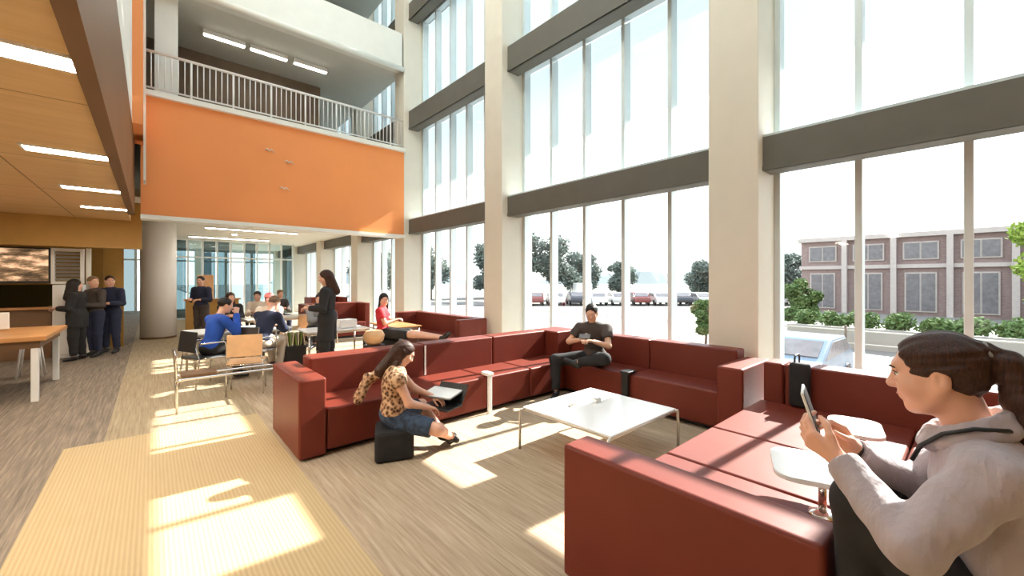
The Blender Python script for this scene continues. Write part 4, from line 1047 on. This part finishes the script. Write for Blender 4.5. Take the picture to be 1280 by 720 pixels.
# brick building
t = thing('building', 'long low brick building with pale bands and columns beyond the hedge', 'building', (55, -10, GZ))
BX = 45.0
b = B(); box(b, BX, BX + 20, -70, 10.6, GZ, 5.0); obj('wall', b, M['brick'], t)
b = B(); box(b, BX - .4, BX + 20, -70, 10.8, 5.0, 5.35); obj('roof_edge', b, M['stone'], t)
b = B(); box(b, BX - .25, BX, -70, 10.7, 2.55, 2.85); obj('floor_band', b, M['stone'], t)
for k in range(14):
    y = 9.0 - k * 3.1
    f = 0
    b = B(); box(b, BX - .12, BX + .02, y - 1.0, y + 1.0, 3.2, 4.6); o = obj('window', b, M['stone'], t)
    b = B(); box(b, BX - .16, BX - .11, y - .9, y - .05, 3.3, 4.5); box(b, BX - .16, BX - .11, y + .05, y + .9, 3.3, 4.5); obj('pane', b, M['bwin'], o)
    b = B(); box(b, BX - .12, BX + .02, y - .9, y + .9, -.9, 2.2); o = obj('window', b, M['stone'], t)
    b = B(); box(b, BX - .16, BX - .11, y - .8, y - .05, -.8, 2.1); box(b, BX - .16, BX - .11, y + .05, y + .8, -.8, 2.1); obj('pane', b, M['bwin'], o)
    b = B(); box(b, BX - .5, BX - .1, y - 1.75, y - 1.4, GZ, 5.0); obj('pilaster', b, M['stone'], t)
# trees
def tree(x, y, h, r, mat, label, group=None, tall=False, seed=0, trunk=True):
    t = thing('tree', label, 'tree', (x, y, GZ), 0, group); rnd = random.Random(seed)
    if tall:
        bl = []
        for k in range(12):
            f = k / 11; z = GZ + h * (.12 + .86 * f); rr = r * (1 - f) + .12
            for q in range(4): bl.append(((x + rnd.uniform(-.5, .5) * rr, y + rnd.uniform(-.5, .5) * rr, z), rr * .55))
        b = leaves(bl, 5200, .16, seed)
    else:
        bl = []
        for k in range(18):
            a = rnd.uniform(0, 2 * PI); q = rnd.uniform(0, .8) * r
            bl.append(((x + q * math.cos(a), y + q * math.sin(a), GZ + h * rnd.uniform(.25, .90)), r * rnd.uniform(.25, .48)))
        b = leaves(bl, 9500, .05 + r * .045, seed)
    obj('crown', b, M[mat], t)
    b = B(); tube(b, [(x, y, GZ), (x + .1, y, GZ + h * .3), (x, y + .1, GZ + h * .75)], [r * .09, r * .07, r * .03], 8)
    for k in range(5):
        a = k * 1.26; tube(b, [(x, y, GZ + h * (.3 + .07 * k)), (x + r * .6 * math.cos(a), y + r * .6 * math.sin(a), GZ + h * (.55 + .07 * k))], [r * .04, r * .012], 6)
    obj('trunk', b, M['bark'], t)
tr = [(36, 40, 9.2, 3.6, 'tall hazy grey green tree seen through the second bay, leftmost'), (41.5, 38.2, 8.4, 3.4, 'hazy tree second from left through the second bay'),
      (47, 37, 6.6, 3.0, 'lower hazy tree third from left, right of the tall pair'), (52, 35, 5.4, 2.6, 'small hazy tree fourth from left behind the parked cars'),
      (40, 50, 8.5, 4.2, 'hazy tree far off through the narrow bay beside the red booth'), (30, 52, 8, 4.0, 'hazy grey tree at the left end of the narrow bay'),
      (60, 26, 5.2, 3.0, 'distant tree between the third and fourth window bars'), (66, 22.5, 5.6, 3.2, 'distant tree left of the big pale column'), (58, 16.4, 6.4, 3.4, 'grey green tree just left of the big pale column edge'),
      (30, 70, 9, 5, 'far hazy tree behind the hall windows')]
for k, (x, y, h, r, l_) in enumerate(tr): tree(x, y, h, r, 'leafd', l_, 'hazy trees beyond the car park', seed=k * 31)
tree(38.5, -4.0, 14.0, 2.0, 'leafd', 'dark narrow conifer rising at the right edge behind the brick building corner', None, True, 5)
tree(30, -2.9, 5.9, 2.0, 'leafb', 'bright green tree before the brick building at the right edge', seed=77)
tree(24.6, 5.9, 2.9, .9, 'leafm', 'small green tree at the left end of the hedge', seed=91)
tree(17.6, 7.55, 2.2, .6, 'leafm', 'small bushy tree seen just left of the big pale column', seed=13)
# hills
b = B(); rnd = random.Random(2); n = 60; top = []; 
for k in range(n + 1):
    x = 60 + 330 * k / n; y = 330 - 300 * k / n; top.append((x, y, 4.5 + 3.5 * math.sin(k * .21) + 1.5 * math.sin(k * .9) + rnd.uniform(-.5, .5)))
lo = [b.verts.new((x, y, GZ)) for x, y, z in top]; mid = [b.verts.new((x + 12, y + 13, z * .8)) for x, y, z in top]; hi = [b.verts.new((x + 30, y + 33, z * 1.25)) for x, y, z in top]; bk = [b.verts.new((x + 70, y + 70, GZ)) for x, y, z in top]
for r0, r1 in ((lo, mid), (mid, hi), (hi, bk)):
    for k in range(n): b.faces.new((r0[k], r0[k + 1], r1[k + 1], r1[k]))
struct('hills', b, M['hill'], label='low hazy wooded ridge on the horizon')
# cars
def car(x, y, rz, mat, label, group):
    t = thing('car', label, 'car', (x, y, GZ), rz, group, local=True)
    prof = [(-2.15, .35), (-2.2, .62), (-2.1, .88), (-1.75, .95), (-1.15, 1.38), (.35, 1.42), (1.15, .98), (1.95, .86), (2.15, .62), (2.15, .35)]
    bm = B(); tb = B(); prism(tb, prof, -.86, .86, .06); merge(bm, tb, Matrix.Rotation(PI / 2, 4, 'X')); obj('body', bm, mat, t)
    bm = B(); tb = B(); prism(tb, [(-1.62, .98), (-1.1, 1.32), (.30, 1.36), (.98, .99)], -.875, .875, .01); merge(bm, tb, Matrix.Rotation(PI / 2, 4, 'X')); obj('side_window', bm, M['bwin'], t)
    bm = B(); rbox(bm, (.76, 0, 1.21), (.62, 1.45, .02), 0, 0, 0, .50); rbox(bm, (-1.46, 0, 1.18), (.6, 1.4, .02), 0, 0, 0, -.62); obj('windscreen', bm, M['bwin'], t)
    for sx in (-1.35, 1.35):
        for sy in (-.8, .8):
            bm = B(); tube(bm, [(sx, sy - .1, .32), (sx, sy + .1, .32)], .32, 18); obj('wheel', bm, M['black'], t)
    return t
cm = {}
for nm, c in (('white', (.75, .75, .74)), ('silver', (.5, .5, .5)), ('red', (.20, .05, .045)), ('dark', (.05, .05, .06)), ('blue', (.20, .27, .36))): cm[nm] = plain('car_paint_' + nm, c, .25, metal=.2)
c0 = car(12.2, 3.05, PI, cm['blue'], 'blue grey car just outside the window beside the big column', None)
cols = ['white', 'silver', 'red', 'white', 'dark', 'white', 'silver', 'red', 'white', 'dark', 'silver', 'white', 'red', 'white', 'silver', 'white']
nth = ['first', 'second', 'third', 'fourth', 'fifth', 'sixth', 'seventh', 'eighth', 'ninth', 'tenth', 'eleventh', 'twelfth', 'thirteenth', 'fourteenth', 'fifteenth', 'sixteenth']
for k, cn in enumerate(cols):
    f = k / 15; x = 29 + 26 * f; y = 36 - 23 * f
    c = dup(c0, (x, y, GZ), .845, 'small %s car parked in the distant row, %s from the left' % (cn, nth[k]), {'car_paint_blue': cm[cn]}); c['group'] = 'parked cars in the distant row'
t = thing('van', 'white box van parked behind the head of the person on the corner seat', 'van', (40.5, 32.6, GZ), .845, local=True)
b = B(); rbox(b, (0, 0, 1.35), (3.2, 1.9, 2.1), 0, .06); obj('cargo_box', b, cm['white'], t)
b = B(); tb = B(); prism(tb, [(1.6, .35), (1.6, 1.95), (2.2, 1.9), (2.75, 1.1), (2.9, .9), (2.9, .35)], -.9, .9, .05); merge(b, tb, Matrix.Rotation(PI / 2, 4, 'X')); obj('cab', b, cm['white'], t)
b = B(); rbox(b, (2.50, 0, 1.53), (.9, 1.5, .03), 0, 0, 0, .98); obj('windscreen', b, M['bwin'], t)
for sx in (-1.0, 2.1):
    for sy in (-.8, .8):
        b = B(); tube(b, [(sx, sy - .1, .36), (sx, sy + .1, .36)], .36, 18); obj('wheel', b, M['black'], t)
# ------------------------------------------------------------------ camera, sun, sky
cam = bpy.data.cameras.new('camera'); co = bpy.data.objects.new('camera', cam); COL.objects.link(co)
co.location = (0, 0, 1.6); co.rotation_euler = (PI / 2, 0, math.radians(-41.4))
cam.sensor_width = 36; cam.lens = 510 / 1280 * 36; cam.shift_y = -10 / 1280; cam.clip_start = .05; cam.clip_end = 900
SC.camera = co
sd = bpy.data.lights.new('sun', 'SUN'); sd.energy = 16; sd.color = (1, .95, .88); sd.angle = math.radians(.6)
so = bpy.data.objects.new('sun', sd); COL.objects.link(so)
so.rotation_euler = Vector((1, -.07, .71)).to_track_quat('Z', 'Y').to_euler(); so.location = (20, -2, 20)
w = bpy.data.worlds.new('sky'); SC.world = w; w.use_nodes = True; nt = w.node_tree
bg = nt.nodes['Background']
tc = nt.nodes.new('ShaderNodeTexCoord'); sp = nt.nodes.new('ShaderNodeSeparateXYZ'); lk(nt, tc.outputs['Generated'], sp.inputs[0])
c = ramp(nt, sp.outputs[2], [(0.0, (1.0, .985, .95)), (.18, (.93, .965, 1.0)), (.6, (.74, .86, 1.0))])
lk(nt, c, bg.inputs[0]); bg.inputs[1].default_value = 2.0
vs = SC.view_settings; vs.view_transform = 'Standard'; vs.look = 'None'; vs.exposure = 0.5; vs.gamma = 1; vs.use_curve_mapping = False
SC.cycles.use_denoising = True
SC.cycles.max_bounces = 10; SC.cycles.diffuse_bounces = 6; SC.cycles.transparent_max_bounces = 16
SC.cycles.sample_clamp_indirect = 8
